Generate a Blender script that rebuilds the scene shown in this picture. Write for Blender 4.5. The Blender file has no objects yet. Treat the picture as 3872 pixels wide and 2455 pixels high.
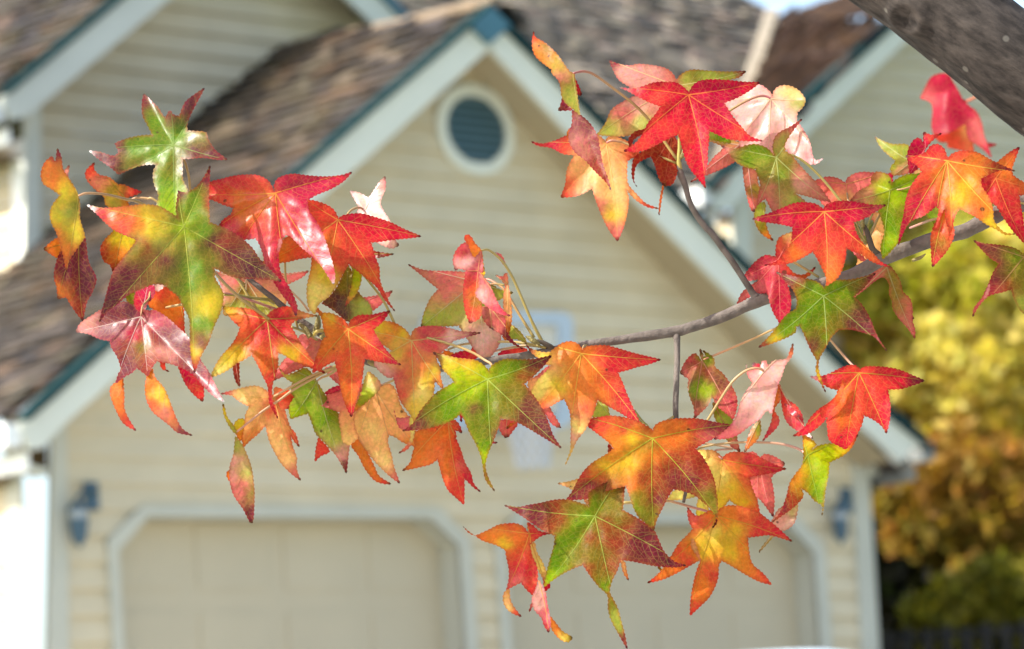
import bpy, math, random
import numpy as np
from mathutils import Vector, Matrix, noise
from mathutils.geometry import delaunay_2d_cdt
random.seed(7)
SC = bpy.context.scene
COL = SC.collection
# ------------------------------------------------------------------ camera
W, H = 3872.0, 2455.0
FPX = 16500.0
PITCH, ROLL, YAW = 0.138, 0.066, 0.762
CAM = Vector((0, 0, 1.5))
FW = Vector((0, math.cos(PITCH), math.sin(PITCH)))
R0 = Vector((1, 0, 0)); U0 = R0.cross(FW)
RT = R0 * math.cos(ROLL) - U0 * math.sin(ROLL)
UP = R0 * math.sin(ROLL) + U0 * math.cos(ROLL)
cd = bpy.data.cameras.new('camera'); cam = bpy.data.objects.new('camera', cd); COL.objects.link(cam)
m = Matrix((RT, UP, -FW)).transposed().to_4x4(); m.translation = CAM
cam.matrix_world = m
cd.sensor_width = 23.5; cd.lens = FPX / W * 23.5; cd.clip_end = 3000; cd.clip_start = 0.1
cd.dof.use_dof = True; cd.dof.focus_distance = 3.5; cd.dof.aperture_fstop = 8.5
SC.camera = cam
# ------------------------------------------------------------------ sky, sun, exposure
SUN = Vector((-0.68, -0.30, 0.67)).normalized()
el = math.asin(SUN.z); az = math.atan2(SUN.x, SUN.y)
wd = bpy.data.worlds.new('World'); SC.world = wd; wd.use_nodes = True
nt = wd.node_tree; bg = nt.nodes['Background']; sk = nt.nodes.new('ShaderNodeTexSky')
sk.sky_type = 'NISHITA'; sk.sun_disc = False; sk.sun_elevation = el; sk.sun_rotation = az; sk.dust_density = 2.5; sk.ozone_density = 0.6
nt.links.new(sk.outputs[0], bg.inputs[0]); bg.inputs[1].default_value = 0.17
sd = bpy.data.lights.new('sun', 'SUN'); sd.energy = 4.4; sd.angle = math.radians(0.5); sd.color = (1, 0.965, 0.90)
so = bpy.data.objects.new('sun', sd); COL.objects.link(so)
so.rotation_euler = SUN.to_track_quat('Z', 'Y').to_euler(); so.location = (0, 0, 30)
SC.view_settings.view_transform = 'Standard'; SC.view_settings.look = 'None'
SC.view_settings.exposure = 1.28; SC.view_settings.gamma = 1
# ------------------------------------------------------------------ helpers
def ray(x, y): return FW + RT * ((x - W / 2) / FPX) - UP * ((y - H / 2) / FPX)
def at(x, y, d): return CAM + ray(x, y) * d
HU = Vector((math.cos(YAW), math.sin(YAW), 0)); HV = Vector((0, 0, 1)); HN = Vector((math.sin(YAW), -math.cos(YAW), 0))
HO = CAM + ray(1850, 1228) * 28.6
def hp(x, y, n=0.0):
    "pixel of the photo -> (u,v) on the vertical plane standing n metres in front of the garage front"
    d = ray(x, y); t = (HO + HN * n - CAM).dot(HN) / d.dot(HN); P = CAM + d * t - HO
    return (P.dot(HU), P.z)
def HW(u, v, n=0.0): return HO + HU * u + HV * v + HN * n
def srgb(c):
    return tuple((x / 255 / 12.92) if x / 255 <= 0.04045 else ((x / 255 + 0.055) / 1.055) ** 2.4 for x in c)
def mesh(name, verts, faces, mat=None, parent=None, smooth=False, mats=None, mi=None):
    me = bpy.data.meshes.new(name); me.from_pydata([tuple(v) for v in verts], [], faces)
    for mm in (mats or [mat]): me.materials.append(mm)
    if mi is not None: me.polygons.foreach_set('material_index', mi)
    if smooth: me.polygons.foreach_set('use_smooth', [True] * len(me.polygons))
    me.update(); o = bpy.data.objects.new(name, me); COL.objects.link(o)
    if parent: o.parent = parent; o.matrix_parent_inverse = parent.matrix_world.inverted()
    return o
def empty(name, loc, label, cat, group=None):
    o = bpy.data.objects.new(name, None); COL.objects.link(o); o.location = loc
    o.empty_display_size = 0.2; o.matrix_world = Matrix.Translation(loc)
    o['label'] = label; o['category'] = cat
    if group: o['group'] = group
    return o
class MB:
    def __init__(s): s.v = []; s.f = []; s.mi = []
    def add(s, vs, fs, mi=0):
        b = len(s.v); s.v += [Vector(v) for v in vs]; s.f += [tuple(i + b for i in f) for f in fs]; s.mi += [mi] * len(fs)
    def box(s, o, a, b, c, mi=0):
        vs = [o + a * i + b * j + c * k for k in (0, 1) for j in (0, 1) for i in (0, 1)]
        s.add(vs, [(0, 2, 3, 1), (4, 5, 7, 6), (0, 1, 5, 4), (2, 6, 7, 3), (0, 4, 6, 2), (1, 3, 7, 5)], mi)
    def prism(s, pts, n0, n1, mi=0):
        "pts: (u,v) list, extruded from n0 (back) to n1 (front)"
        k = len(pts); vs = [HW(u, v, n0) for u, v in pts] + [HW(u, v, n1) for u, v in pts]
        fs = [tuple(range(k))[::-1], tuple(range(k, 2 * k))] + [(i, (i + 1) % k, k + (i + 1) % k, k + i) for i in range(k)]
        s.add(vs, fs, mi)
    def ring(s, out, inn, n0, n1, mi=0):
        "open frame between two matching polylines"
        for i in range(len(out) - 1):
            s.prism([out[i], out[i + 1], inn[i + 1], inn[i]], n0, n1, mi)
    def tube(s, pts, rs, seg=10, mi=0, cap=True, wob=0.0):
        pts = [Vector(p) for p in pts]; k = len(pts); b = len(s.v); ref = Vector((0.13, 0.4, 0.9)).normalized()
        for i, p in enumerate(pts):
            t = (pts[min(i + 1, k - 1)] - pts[max(i - 1, 0)]).normalized()
            x = t.cross(ref).normalized(); y = t.cross(x)
            for j in range(seg):
                a = 2 * math.pi * j / seg; rr = rs[i] * (1 + wob * noise.noise(Vector((p.x * 90 + math.cos(a), p.z * 90, math.sin(a)))))
                s.v.append(p + (x * math.cos(a) + y * math.sin(a)) * rr)
        for i in range(k - 1):
            for j in range(seg):
                s.f.append((b + i * seg + j, b + i * seg + (j + 1) % seg, b + (i + 1) * seg + (j + 1) % seg, b + (i + 1) * seg + j)); s.mi.append(mi)
        if cap:
            s.f.append(tuple(b + j for j in range(seg))[::-1]); s.f.append(tuple(b + (k - 1) * seg + j for j in range(seg))); s.mi += [mi, mi]
    def make(s, name, mat, parent=None, smooth=False, mats=None):
        return mesh(name, s.v, s.f, mat, parent, smooth, mats, s.mi if mats else None)
def crom(pts, n=6):
    "Catmull-Rom through points (tuples of any length)"
    P = [np.array(p, float) for p in pts]; out = []
    P = [2 * P[0] - P[1]] + P + [2 * P[-1] - P[-2]]
    for i in range(1, len(P) - 2):
        a, b, c, d = P[i - 1:i + 3]
        for k in range(n):
            t = k / n
            out.append(0.5 * ((2 * b) + (-a + c) * t + (2 * a - 5 * b + 4 * c - d) * t * t + (-a + 3 * b - 3 * c + d) * t ** 3))
    out.append(P[-2]); return out
# ------------------------------------------------------------------ materials
def mat(name, col, rough=0.7, spec=0.3, noise_amt=0.0, nscale=8.0, bump=0.0, bscale=30.0, stretch=None, metal=0.0, trans=0.0):
    M = bpy.data.materials.new(name); M.use_nodes = True; T = M.node_tree; B = T.nodes['Principled BSDF']
    B.inputs['Roughness'].default_value = rough; B.inputs['Specular IOR Level'].default_value = spec
    B.inputs['Metallic'].default_value = metal; B.inputs['Base Color'].default_value = (*col, 1)
    if trans: B.inputs['Transmission Weight'].default_value = trans
    if noise_amt or bump:
        tc = T.nodes.new('ShaderNodeTexCoord'); mp = T.nodes.new('ShaderNodeMapping'); T.links.new(tc.outputs['Object'], mp.inputs[0])
        if stretch: mp.inputs['Scale'].default_value = stretch
    if noise_amt:
        n = T.nodes.new('ShaderNodeTexNoise'); n.inputs['Scale'].default_value = nscale; n.inputs['Detail'].default_value = 6
        T.links.new(mp.outputs[0], n.inputs['Vector'])
        r = T.nodes.new('ShaderNodeMapRange'); r.inputs[1].default_value = 0.3; r.inputs[2].default_value = 0.7
        r.inputs[3].default_value = 1 - noise_amt; r.inputs[4].default_value = 1 + noise_amt
        T.links.new(n.outputs[0], r.inputs[0])
        mx = T.nodes.new('ShaderNodeMix'); mx.data_type = 'RGBA'; mx.blend_type = 'MULTIPLY'; mx.inputs[0].default_value = 1
        mx.inputs[6].default_value = (*col, 1); T.links.new(r.outputs[0], mx.inputs[7]); T.links.new(mx.outputs[2], B.inputs['Base Color'])
    if bump:
        n2 = T.nodes.new('ShaderNodeTexNoise'); n2.inputs['Scale'].default_value = bscale; n2.inputs['Detail'].default_value = 8
        T.links.new(mp.outputs[0], n2.inputs['Vector'])
        bp = T.nodes.new('ShaderNodeBump'); bp.inputs['Strength'].default_value = bump; bp.inputs['Distance'].default_value = 0.02
        T.links.new(n2.outputs[0], bp.inputs['Height']); T.links.new(bp.outputs[0], B.inputs['Normal'])
    return M
def attr_mat(name, rough=0.6, spec=0.3, trans=0.0, tgain=(1, 1, 1), fine=0.12, fscale=300.0, bump=0.0, leaf=False):
    M = bpy.data.materials.new(name); M.use_nodes = True; T = M.node_tree; B = T.nodes['Principled BSDF']; out = T.nodes['Material Output']
    B.inputs['Roughness'].default_value = rough; B.inputs['Specular IOR Level'].default_value = spec
    a = T.nodes.new('ShaderNodeAttribute'); a.attribute_name = 'col'
    tc = T.nodes.new('ShaderNodeTexCoord')
    n = T.nodes.new('ShaderNodeTexNoise'); n.inputs['Scale'].default_value = fscale; n.inputs['Detail'].default_value = 5
    T.links.new(tc.outputs['Object'], n.inputs['Vector'])
    r = T.nodes.new('ShaderNodeMapRange'); r.inputs[1].default_value = 0.3; r.inputs[2].default_value = 0.7
    r.inputs[3].default_value = 1 - fine; r.inputs[4].default_value = 1 + fine; T.links.new(n.outputs[0], r.inputs[0])
    mx = T.nodes.new('ShaderNodeMix'); mx.data_type = 'RGBA'; mx.blend_type = 'MULTIPLY'; mx.inputs[0].default_value = 1
    T.links.new(a.outputs[0], mx.inputs[6]); T.links.new(r.outputs[0], mx.inputs[7]); c = mx.outputs[2]
    hgt = None
    if leaf:
        v = T.nodes.new('ShaderNodeTexVoronoi'); v.feature = 'DISTANCE_TO_EDGE'; v.inputs['Scale'].default_value = 230
        T.links.new(tc.outputs['Object'], v.inputs['Vector'])
        rr = T.nodes.new('ShaderNodeMapRange'); rr.inputs[1].default_value = 0.0; rr.inputs[2].default_value = 0.09
        rr.inputs[3].default_value = 0.10; rr.inputs[4].default_value = 0.0; T.links.new(v.outputs[0], rr.inputs[0])
        m2 = T.nodes.new('ShaderNodeMix'); m2.data_type = 'RGBA'; T.links.new(rr.outputs[0], m2.inputs[0])
        T.links.new(c, m2.inputs[6]); m2.inputs[7].default_value = (0.62, 0.38, 0.10, 1); c = m2.outputs[2]
        hgt = v.outputs[0]
        sv = T.nodes.new('ShaderNodeTexVoronoi'); sv.inputs['Scale'].default_value = 75; T.links.new(tc.outputs['Object'], sv.inputs['Vector'])
        sn = T.nodes.new('ShaderNodeTexNoise'); sn.inputs['Scale'].default_value = 22; T.links.new(tc.outputs['Object'], sn.inputs['Vector'])
        ad = T.nodes.new('ShaderNodeMath'); ad.operation = 'MULTIPLY_ADD'; T.links.new(sn.outputs[0], ad.inputs[0]); ad.inputs[1].default_value = -.55; T.links.new(sv.outputs[0], ad.inputs[2])
        sr = T.nodes.new('ShaderNodeMapRange'); sr.inputs[1].default_value = -.27; sr.inputs[2].default_value = -.21; sr.inputs[3].default_value = .8; sr.inputs[4].default_value = 0; T.links.new(ad.outputs[0], sr.inputs[0])
        m3 = T.nodes.new('ShaderNodeMix'); m3.data_type = 'RGBA'; T.links.new(sr.outputs[0], m3.inputs[0]); T.links.new(c, m3.inputs[6]); m3.inputs[7].default_value = (.05, .022, .012, 1); c = m3.outputs[2]
    T.links.new(c, B.inputs['Base Color'])
    if bump:
        bp = T.nodes.new('ShaderNodeBump'); bp.inputs['Strength'].default_value = bump; bp.inputs['Distance'].default_value = 0.0006 if leaf else 0.02
        T.links.new(hgt if leaf else n.outputs[0], bp.inputs['Height']); T.links.new(bp.outputs[0], B.inputs['Normal'])
    if trans:
        tr = T.nodes.new('ShaderNodeBsdfTranslucent'); g = T.nodes.new('ShaderNodeMix'); g.data_type = 'RGBA'; g.blend_type = 'MULTIPLY'; g.inputs[0].default_value = 1
        T.links.new(c, g.inputs[6]); g.inputs[7].default_value = (*tgain, 1); T.links.new(g.outputs[2], tr.inputs[0])
        ms = T.nodes.new('ShaderNodeMixShader'); ms.inputs[0].default_value = trans
        T.links.new(B.outputs[0], ms.inputs[1]); T.links.new(tr.outputs[0], ms.inputs[2]); T.links.new(ms.outputs[0], out.inputs[0])
    return M
M_SIDE = mat('beige_siding', (0.545, 0.47, 0.318), 0.75, 0.2, 0.06, 3)
M_DOOR = mat('beige_door_paint', (0.45, 0.39, 0.268), 0.6, 0.3, 0.03, 2)
M_TRIM = mat('white_trim_paint', (0.585, 0.595, 0.50), 0.55, 0.3, 0.04, 3)  # lighter copy of the trim paint, the rakes' extra skylight put into it
M_TRIM2 = mat('shaded_trim_paint', (0.435, 0.43, 0.35), 0.6, 0.3, 0.05, 3)  # same white trim paint; lower boards' weaker skylight put into a darker copy
M_TEAL = mat('teal_trim_paint', (0.012, 0.034, 0.036), 0.9, 0.05, 0.1, 5)
M_BLUE = mat('slate_blue_paint', (0.045, 0.13, 0.17), 0.5, 0.3, 0.06, 6)
M_DARK = mat('dark_vent', (0.030, 0.060, 0.072), 0.6, 0.3)
M_LOUV = mat('vent_louvre_paint', (0.085, 0.15, 0.17), 0.6, 0.2)
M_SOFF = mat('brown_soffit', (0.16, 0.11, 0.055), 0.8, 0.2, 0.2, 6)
M_GUTR = mat('shaded_gutter', (0.20, 0.21, 0.20), 0.8, 0.1)  # darker copy of the gutter white, lack of sun put into the colour
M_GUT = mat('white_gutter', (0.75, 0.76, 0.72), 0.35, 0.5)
M_CAP = mat('tan_ridge_shingles', (0.20, 0.15, 0.10), 0.8, 0.2, 0.3, 8)
M_RSOF = mat('shaded_soffit_paint', (0.36, 0.30, 0.19), 0.8, 0.2)  # soffit tone darkened to carry the shadow under the rakes
M_FLASH = mat('tan_valley_flashing', (0.46, 0.38, 0.26), 0.6, 0.3, 0.1, 4)
M_SHAKE = attr_mat('cedar_shakes', 0.55, 0.4, fine=0.35, fscale=25, bump=0.5)
M_BARK = mat('grey_bark', (0.105, 0.086, 0.072), 0.85, 0.2, 0.3, 90, 0.25, 220)
M_STEM = attr_mat('petiole_skin', 0.45, 0.4, 0.12, (1, .9, .7), 0.08, 200)
M_LEAF = attr_mat('autumn_leaf', 0.42, 0.14, 0.50, (1.38, 1.25, 0.75), 0.15, 420, 0.35, leaf=True)
M_GLOSSY = attr_mat('glossy_autumn_leaf', 0.35, 0.36, 0.45, (1.38, 1.25, 0.75), 0.13, 420, 0.15, leaf=True)
M_VEIN = attr_mat('leaf_vein', 0.6, 0.2, 0.35, (1.2, 1.2, .9), 0.05, 300)
M_FOL = attr_mat('garden_foliage', 0.6, 0.2, 0.5, (1.3, 1.3, 0.7), 0.1, 8)
M_WOOD = mat('tree_trunk', (0.07, 0.055, 0.04), 0.9, 0.2, 0.3, 8)
M_CONC = mat('driveway_concrete', (0.46, 0.43, 0.37), 0.85, 0.2, 0.12, 1.5)
M_GRASS = mat('lawn', (0.07, 0.11, 0.03), 0.95, 0.1, 0.4, 3)
M_CAR = mat('pale_car_paint', (0.62, 0.72, 0.78), 0.22, 0.6)
M_GLASS = mat('car_glass', (0.03, 0.04, 0.05), 0.08, 0.6)
M_TYRE = mat('black_rubber', (0.02, 0.02, 0.02), 0.8, 0.2)
M_METAL = mat('steel', (0.5, 0.5, 0.5), 0.3, 0.5, metal=0.9)
M_BOARD = mat('clear_backboard', (0.75, 0.78, 0.78), 0.1, 0.5)
_T = M_BOARD.node_tree; _m = _T.nodes.new('ShaderNodeMixShader'); _t = _T.nodes.new('ShaderNodeBsdfTransparent'); _m.inputs[0].default_value = .14
_T.links.new(_t.outputs[0], _m.inputs[1]); _T.links.new(_T.nodes['Principled BSDF'].outputs[0], _m.inputs[2]); _T.links.new(_m.outputs[0], _T.nodes['Material Output'].inputs[0])
M_BFRAME = mat('pale_blue_frame', (0.36, 0.43, 0.48), 0.5, 0.4)
M_NET = mat('white_net', (0.45, 0.48, 0.50), 0.8, 0.2)
M_FENCE = mat('dark_fence_wood', (0.02, 0.019, 0.017), 0.85, 0.2, 0.3, 10)
M_LAMP = mat('blue_lantern_metal', (0.035, 0.08, 0.115), 0.5, 0.5)
M_LGLASS = mat('frosted_lantern_glass', (0.30, 0.34, 0.36), 0.4, 0.5)
# ------------------------------------------------------------------ ground and driveway
FLOOR = HW(0, hp(1000, 1960)[1]).z - 2.15
def gz(y): 
    t = min(max((y - 7) / 17.0, 0), 1); return FLOOR * (t * t * (3 - 2 * t)) - 0.02
ys = [-400, -60, -10, 0, 4] + [7 + i for i in range(18)] + [26, 40, 80, 200, 900]; xs = [-900, -200, -60, -20, -8, 8, 20, 60, 200, 900]
V = [(x, y, gz(y)) for y in ys for x in xs]; n = len(xs)
F = [(j * n + i, j * n + i + 1, (j + 1) * n + i + 1, (j + 1) * n + i) for j in range(len(ys) - 1) for i in range(n - 1)]
g = mesh('ground', V, F, M_GRASS, smooth=True); g['kind'] = 'structure'
yy = [4.5] + [7 + i for i in range(18)]
V = []
for y in yy: V += [(-4.5, y, gz(y) + 0.03), (4.0, y, gz(y) + 0.03)]
F = [(2 * i, 2 * i + 1, 2 * i + 3, 2 * i + 2) for i in range(len(yy) - 1)]
V += [(-9, 24.0, FLOOR + 0.012), (9, 24.0, FLOOR + 0.012), (7.5, 34.5, FLOOR + 0.012), (-9, 34.5, FLOOR + 0.012)]; F.append((len(V) - 4, len(V) - 3, len(V) - 2, len(V) - 1))
g = mesh('driveway', V, F, M_CONC, smooth=True); g['kind'] = 'structure'
zs = gz(0) + .02
g = mesh('unseen_street', [(-120, -30, zs), (120, -30, zs), (120, 4.4, zs), (-120, 4.4, zs)], [(0, 1, 2, 3)], M_CONC); g['kind'] = 'structure'  # unseen pale paving added to bounce light onto the shaded walls
# ------------------------------------------------------------------ house
FV = FLOOR - HO.z
base = HW(0, FV)
house = empty('house', base, 'beige lap sided house with white trimmed gables and brown shake roofs', 'house')
def PX(pts, n=0.0): return [hp(x, y, n) for x, y in pts]
def line(p, q, v):
    return p[0] + (q[0] - p[0]) * (v - p[1]) / (q[1] - p[1])
def clip(poly, v0, v1):
    def half(P, f):
        o = []
        for i in range(len(P)):
            a, b = P[i], P[(i + 1) % len(P)]; fa, fb = f(a), f(b)
            if fa >= 0: o.append(a)
            if fa * fb < 0: t = fa / (fa - fb); o.append((a[0] + (b[0] - a[0]) * t, a[1] + (b[1] - a[1]) * t))
        return o
    P = half(poly, lambda p: p[1] - v0); return half(P, lambda p: v1 - p[1]) if P else []
ROW = 0.16
def siding(name, polys, n, parent, axis=None, sgn=1):
    "lap siding: every course leans out at its lower edge"
    mb = MB()
    Q = (lambda u, v, d: HW(u, v, n + d)) if axis is None else axis
    for poly in polys:
        lo = min(p[1] for p in poly); hi = max(p[1] for p in poly); k0 = math.floor(lo / ROW)
        for k in range(k0, math.ceil(hi / ROW)):
            v0, v1 = k * ROW, (k + 1) * ROW; P = clip(poly, v0, v1)
            if len(P) < 3: continue
            mb.add([Q(u, v, 0.030 * (1 - (v - v0) / ROW)) for u, v in P], [tuple(range(len(P)))])
            b = sorted([p for p in P if abs(p[1] - v0) < 1e-6])
            if len(b) >= 2: mb.add([Q(b[0][0], v0, 0.024), Q(b[-1][0], v0, 0.024), Q(b[-1][0], v0, 0), Q(b[0][0], v0, 0)], [(0, 1, 2, 3)])
    return mb.make(name, M_SIDE, parent)
cl = PX([(183, 1700), (167, 2455)]); cr = PX([(3266, 1700), (3311, 2455)])
def botu(a, b): return line(a, b, FV)
uL = botu(*cl); uR = botu(*cr)
oL = PX([(433, 2085), (545, 1957), (1610, 1962), (1722, 2070)]); oR = PX([(1895, 2085), (1977, 1975), (2960, 1985), (3062, 2095)])
OL = PX([(392, 2045), (525, 1914), (1650, 1923), (1765, 2048)]); OR = PX([(1858, 2055), (1950, 1930), (3002, 1960), (3102, 2062)])
def dn(p): return (p[0], FV)
vt = max(p[1] for p in oL + oR)
wl = hp(183, 1640); wr = hp(3262, 1600); ap = hp(1855, 150)
t1 = (oL[1][0], vt)
polys = [[(line(*cl, vt), vt), (line(*cr, vt), vt), wr, ap, wl],
         [(uL, FV), dn(oL[0]), oL[0], oL[1], (oL[1][0], vt), (line(*cl, vt), vt)],
         [dn(oL[3]), dn(oR[0]), oR[0], oR[1], (oR[1][0], vt), (oL[2][0], vt), oL[2], oL[3]],
         [dn(oR[3]), (uR, FV), (line(*cr, vt), vt), (oR[2][0], vt), oR[2], oR[3]]]
# concave piers are cut into convex pieces
P1 = polys[1]; P2 = polys[2]; P3 = polys[3]
conv = [polys[0], [(uL, FV), dn(oL[0]), oL[0], (line(*cl, oL[0][1]), oL[0][1])], [(line(*cl, oL[0][1]), oL[0][1]), oL[0], oL[1], (oL[1][0], vt), (line(*cl, vt), vt)],
        [dn(oL[3]), dn(oR[0]), oR[0], (oL[3][0], oR[0][1])], [(oL[3][0], oR[0][1]), oR[0], oR[1], (oR[1][0], vt), (oL[2][0], vt), oL[2], oL[3]],
        [dn(oR[3]), (uR, FV), (line(*cr, oR[3][1]), oR[3][1]), oR[3]], [oR[3], (line(*cr, oR[3][1]), oR[3][1]), (line(*cr, vt), vt), (oR[2][0], vt), oR[2]]]
siding('wall', conv, 0.0, house)
for nm, o, O, far in (('l', oL, OL, 1683), ('r', oR, OR, 3020)):
    d = MB(); N0 = -0.16
    a, b = o[0][0] - 0.02, o[3][0] + 0.02; top = max(o[1][1], o[2][1]) + 0.02; rows = 4; hh = (top - FV) / rows
    d.prism([(a, FV), (b, FV), (b, top), (a, top)], N0 - 0.05, N0)
    for r in range(rows):
        for c in range(4):
            w = (b - a) / 4; u0 = a + w * c + 0.07; u1 = a + w * (c + 1) - 0.07; v0 = FV + hh * r + 0.08; v1 = FV + hh * (r + 1) - 0.06
            d.prism([(u0, v0), (u1, v0), (u1, v1), (u0, v1)], N0, N0 + 0.008)
    gd = d.make('garage_door', M_DOOR, house)
    fr = MB()
    oo = [dn(O[0])] + O + [dn(O[3])]; ii = [dn(o[0])] + o + [dn(o[3])]
    fr.ring(oo, ii, 0.0, 0.045)
    jj = [(p[0] * 1.0, p[1]) for p in ii]
    for i in range(len(ii) - 1):
        p, q = ii[i], ii[i + 1]
        fr.add([HW(*p, 0.04), HW(*q, 0.04), HW(*q, N0), HW(*p, N0)], [(0, 1, 2, 3)])
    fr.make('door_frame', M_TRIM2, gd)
# corner boards
mb = MB(); il = PX([(238, 1700), (247, 2455)]); top = cl[0][1] + 0.25
mb.prism([(uL, FV), (botu(*il), FV), (line(*il, top), top), (line(*cl, top), top)], 0.0, 0.04)
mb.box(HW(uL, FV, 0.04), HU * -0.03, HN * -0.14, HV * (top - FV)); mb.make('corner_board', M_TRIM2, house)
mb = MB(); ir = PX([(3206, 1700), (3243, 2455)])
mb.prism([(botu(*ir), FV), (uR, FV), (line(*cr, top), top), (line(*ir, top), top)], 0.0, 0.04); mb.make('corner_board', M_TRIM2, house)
# side walls
SIDE_N = -9.0
def sideax(u0, sg): return lambda n_, v, d: HW(u0 + sg * d, v, n_)
siding('side_wall', [[(SIDE_N, FV), (-0.1, FV), (-0.1, cl[0][1] - 0.05), (SIDE_N, cl[0][1] - 0.05)]], 0, house, sideax(uL, -1))
siding('side_wall', [[(SIDE_N, FV), (0.0, FV), (0.0, cr[0][1] + 0.05), (SIDE_N, cr[0][1] + 0.05)]], 0, house, sideax(uR, 1))
# rake boards of the garage gable
RN = 0.38
def board(name, px, n0, n1, m_, parent=house):
    b = MB(); b.prism(PX(px, n1), n0, n1); return b.make(name, m_, parent)
board('rake_board', [(1856, 42), (1853, 182), (1485, 513), (236, 1612), (162, 1695), (112, 1700), (74, 1602), (118, 1584), (188, 1521), (1146, 652), (1421, 413)], RN - .04, RN, M_TRIM)
board('rake_board', [(1858, 72), (1860, 190), (2150, 500), (3262, 1618), (3407, 1748), (3452, 1690), (3500, 1690), (3365, 1572), (2095, 300)], RN - .04, RN, M_TRIM)
board('gable_plate', [(1864, 28), (1788, 96), (1857, 165), (1934, 96)], RN - .03, RN + .05, M_BLUE)
board('shingle_mould', [(1866, 6), (1858, 42), (1421, 415), (1146, 654), (188, 1523), (112, 1590), (100, 1566), (165, 1503), (1146, 628), (1421, 388)], RN - .06, RN + .035, M_TEAL)
board('shingle_mould', [(1864, 20), (1862, 60), (2098, 292), (3370, 1575), (3530, 1705), (3500, 1640), (3385, 1545), (2112, 262)], RN - .06, RN + .035, M_TEAL)
# soffits under the rakes
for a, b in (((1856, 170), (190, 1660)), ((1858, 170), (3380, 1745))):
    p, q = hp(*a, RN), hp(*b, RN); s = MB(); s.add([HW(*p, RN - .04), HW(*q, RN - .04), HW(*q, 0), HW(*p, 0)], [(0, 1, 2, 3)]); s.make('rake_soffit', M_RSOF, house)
# eaves: fascia, gutter, soffit, return
def eave(px_end, n, side, depth, uwall, nwall, parent=house, gm=None):
    gm = gm or M_GUT
    u, v = hp(*px_end, n)
    s = -1 if side == 'l' else 1
    g = MB(); g.box(HW(u - s * .02, v - .17, n - .02), HU * (s * .12), HN * -depth, HV * .13); g.make('gutter', gm, parent)
    f = MB(); f.box(HW(u - s * .10, v - .31, n - .06), HU * (s * .03), HN * -depth, HV * .11); f.make('fascia', gm, parent)
    so_ = MB(); so_.box(HW(u - s * .10, v - .33, nwall - .02), HU * (uwall - u + s * .10), HN * -depth, HV * .02); so_.make('eave_soffit', M_SOFF, parent)
    return u, v
ue, ve = eave((75, 1575), RN, 'l', 9.2, uL, 0)
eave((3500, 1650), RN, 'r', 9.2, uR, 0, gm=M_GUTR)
board('eave_end_shade', [(40, 1700), (180, 1650), (180, 1800), (40, 1752)], -.14, -.1, M_SOFF)  # brown boards stand in for the shaded wedge of soffit
board('eave_end_shade', [(3274, 1650), (3420, 1742), (3370, 1780), (3274, 1800)], -.14, -.1, M_SOFF)
board('eave_return', [(20, 1735), (175, 1772), (178, 1800), (20, 1762)], -.1, .02, M_TRIM)
board('eave_return', [(3275, 1740), (3400, 1748), (3360, 1775), (3275, 1812)], -.1, .02, M_TRIM)
fb = MB(); q0, q1 = hp(60, 1762)[1], hp(60, 1828)[1]; fb.box(HW(uL - .03, q1, -.12), HU * .025, HN * -8.8, HV * (q0 - q1)); fb.make('eave_shade_strip', M_SOFF, house)  # brown strip on the side wall stands for the eave's shadow
g = MB(); g.tube([HW(ue - .03, ve - .12, -.9), HW(ue + .1, ve - .5, -.9), HW(uL - .06, ve - .9, -.9), HW(uL - .06, FV, -.9)], [.045] * 4, 8); g.make('downspout', M_GUT, house)
# gable vent
vc = hp(1783, 495); a_, b_ = 1.18 * (hp(1877, 495)[0] - hp(1689, 495)[0]) / 2, 1.06 * (hp(1783, 376)[1] - hp(1783, 614)[1]) / 2
def ell(k, e=0.0, m_=40): return [(vc[0] + (a_ * k + e) * math.cos(2 * math.pi * i / m_), vc[1] + (b_ * k + e) * math.sin(2 * math.pi * i / m_)) for i in range(m_)]
v_ = MB(); v_.prism(ell(1.0), 0.0, .03); vent = v_.make('gable_vent', M_DARK, house)
o_, i_ = ell(1.0, .08), ell(1.0); fr = MB(); fr.ring(o_ + o_[:1], i_ + i_[:1], .01, .05); fr.make('vent_frame', M_TRIM, vent)
lv = MB(); k = 8
for r in range(k):
    v0 = vc[1] - b_ + 2 * b_ * (r + .15) / k; q = max(0, 1 - ((v0 + .02 - vc[1]) / b_) ** 2) ** .5 * a_ * .98
    if q > .04: lv.add([HW(vc[0] - q, v0, .055), HW(vc[0] + q, v0, .055), HW(vc[0] + q, v0 + .042, .032), HW(vc[0] - q, v0 + .042, .032)], [(0, 1, 2, 3)])
lv.make('louvre', M_LOUV, vent)
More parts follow.
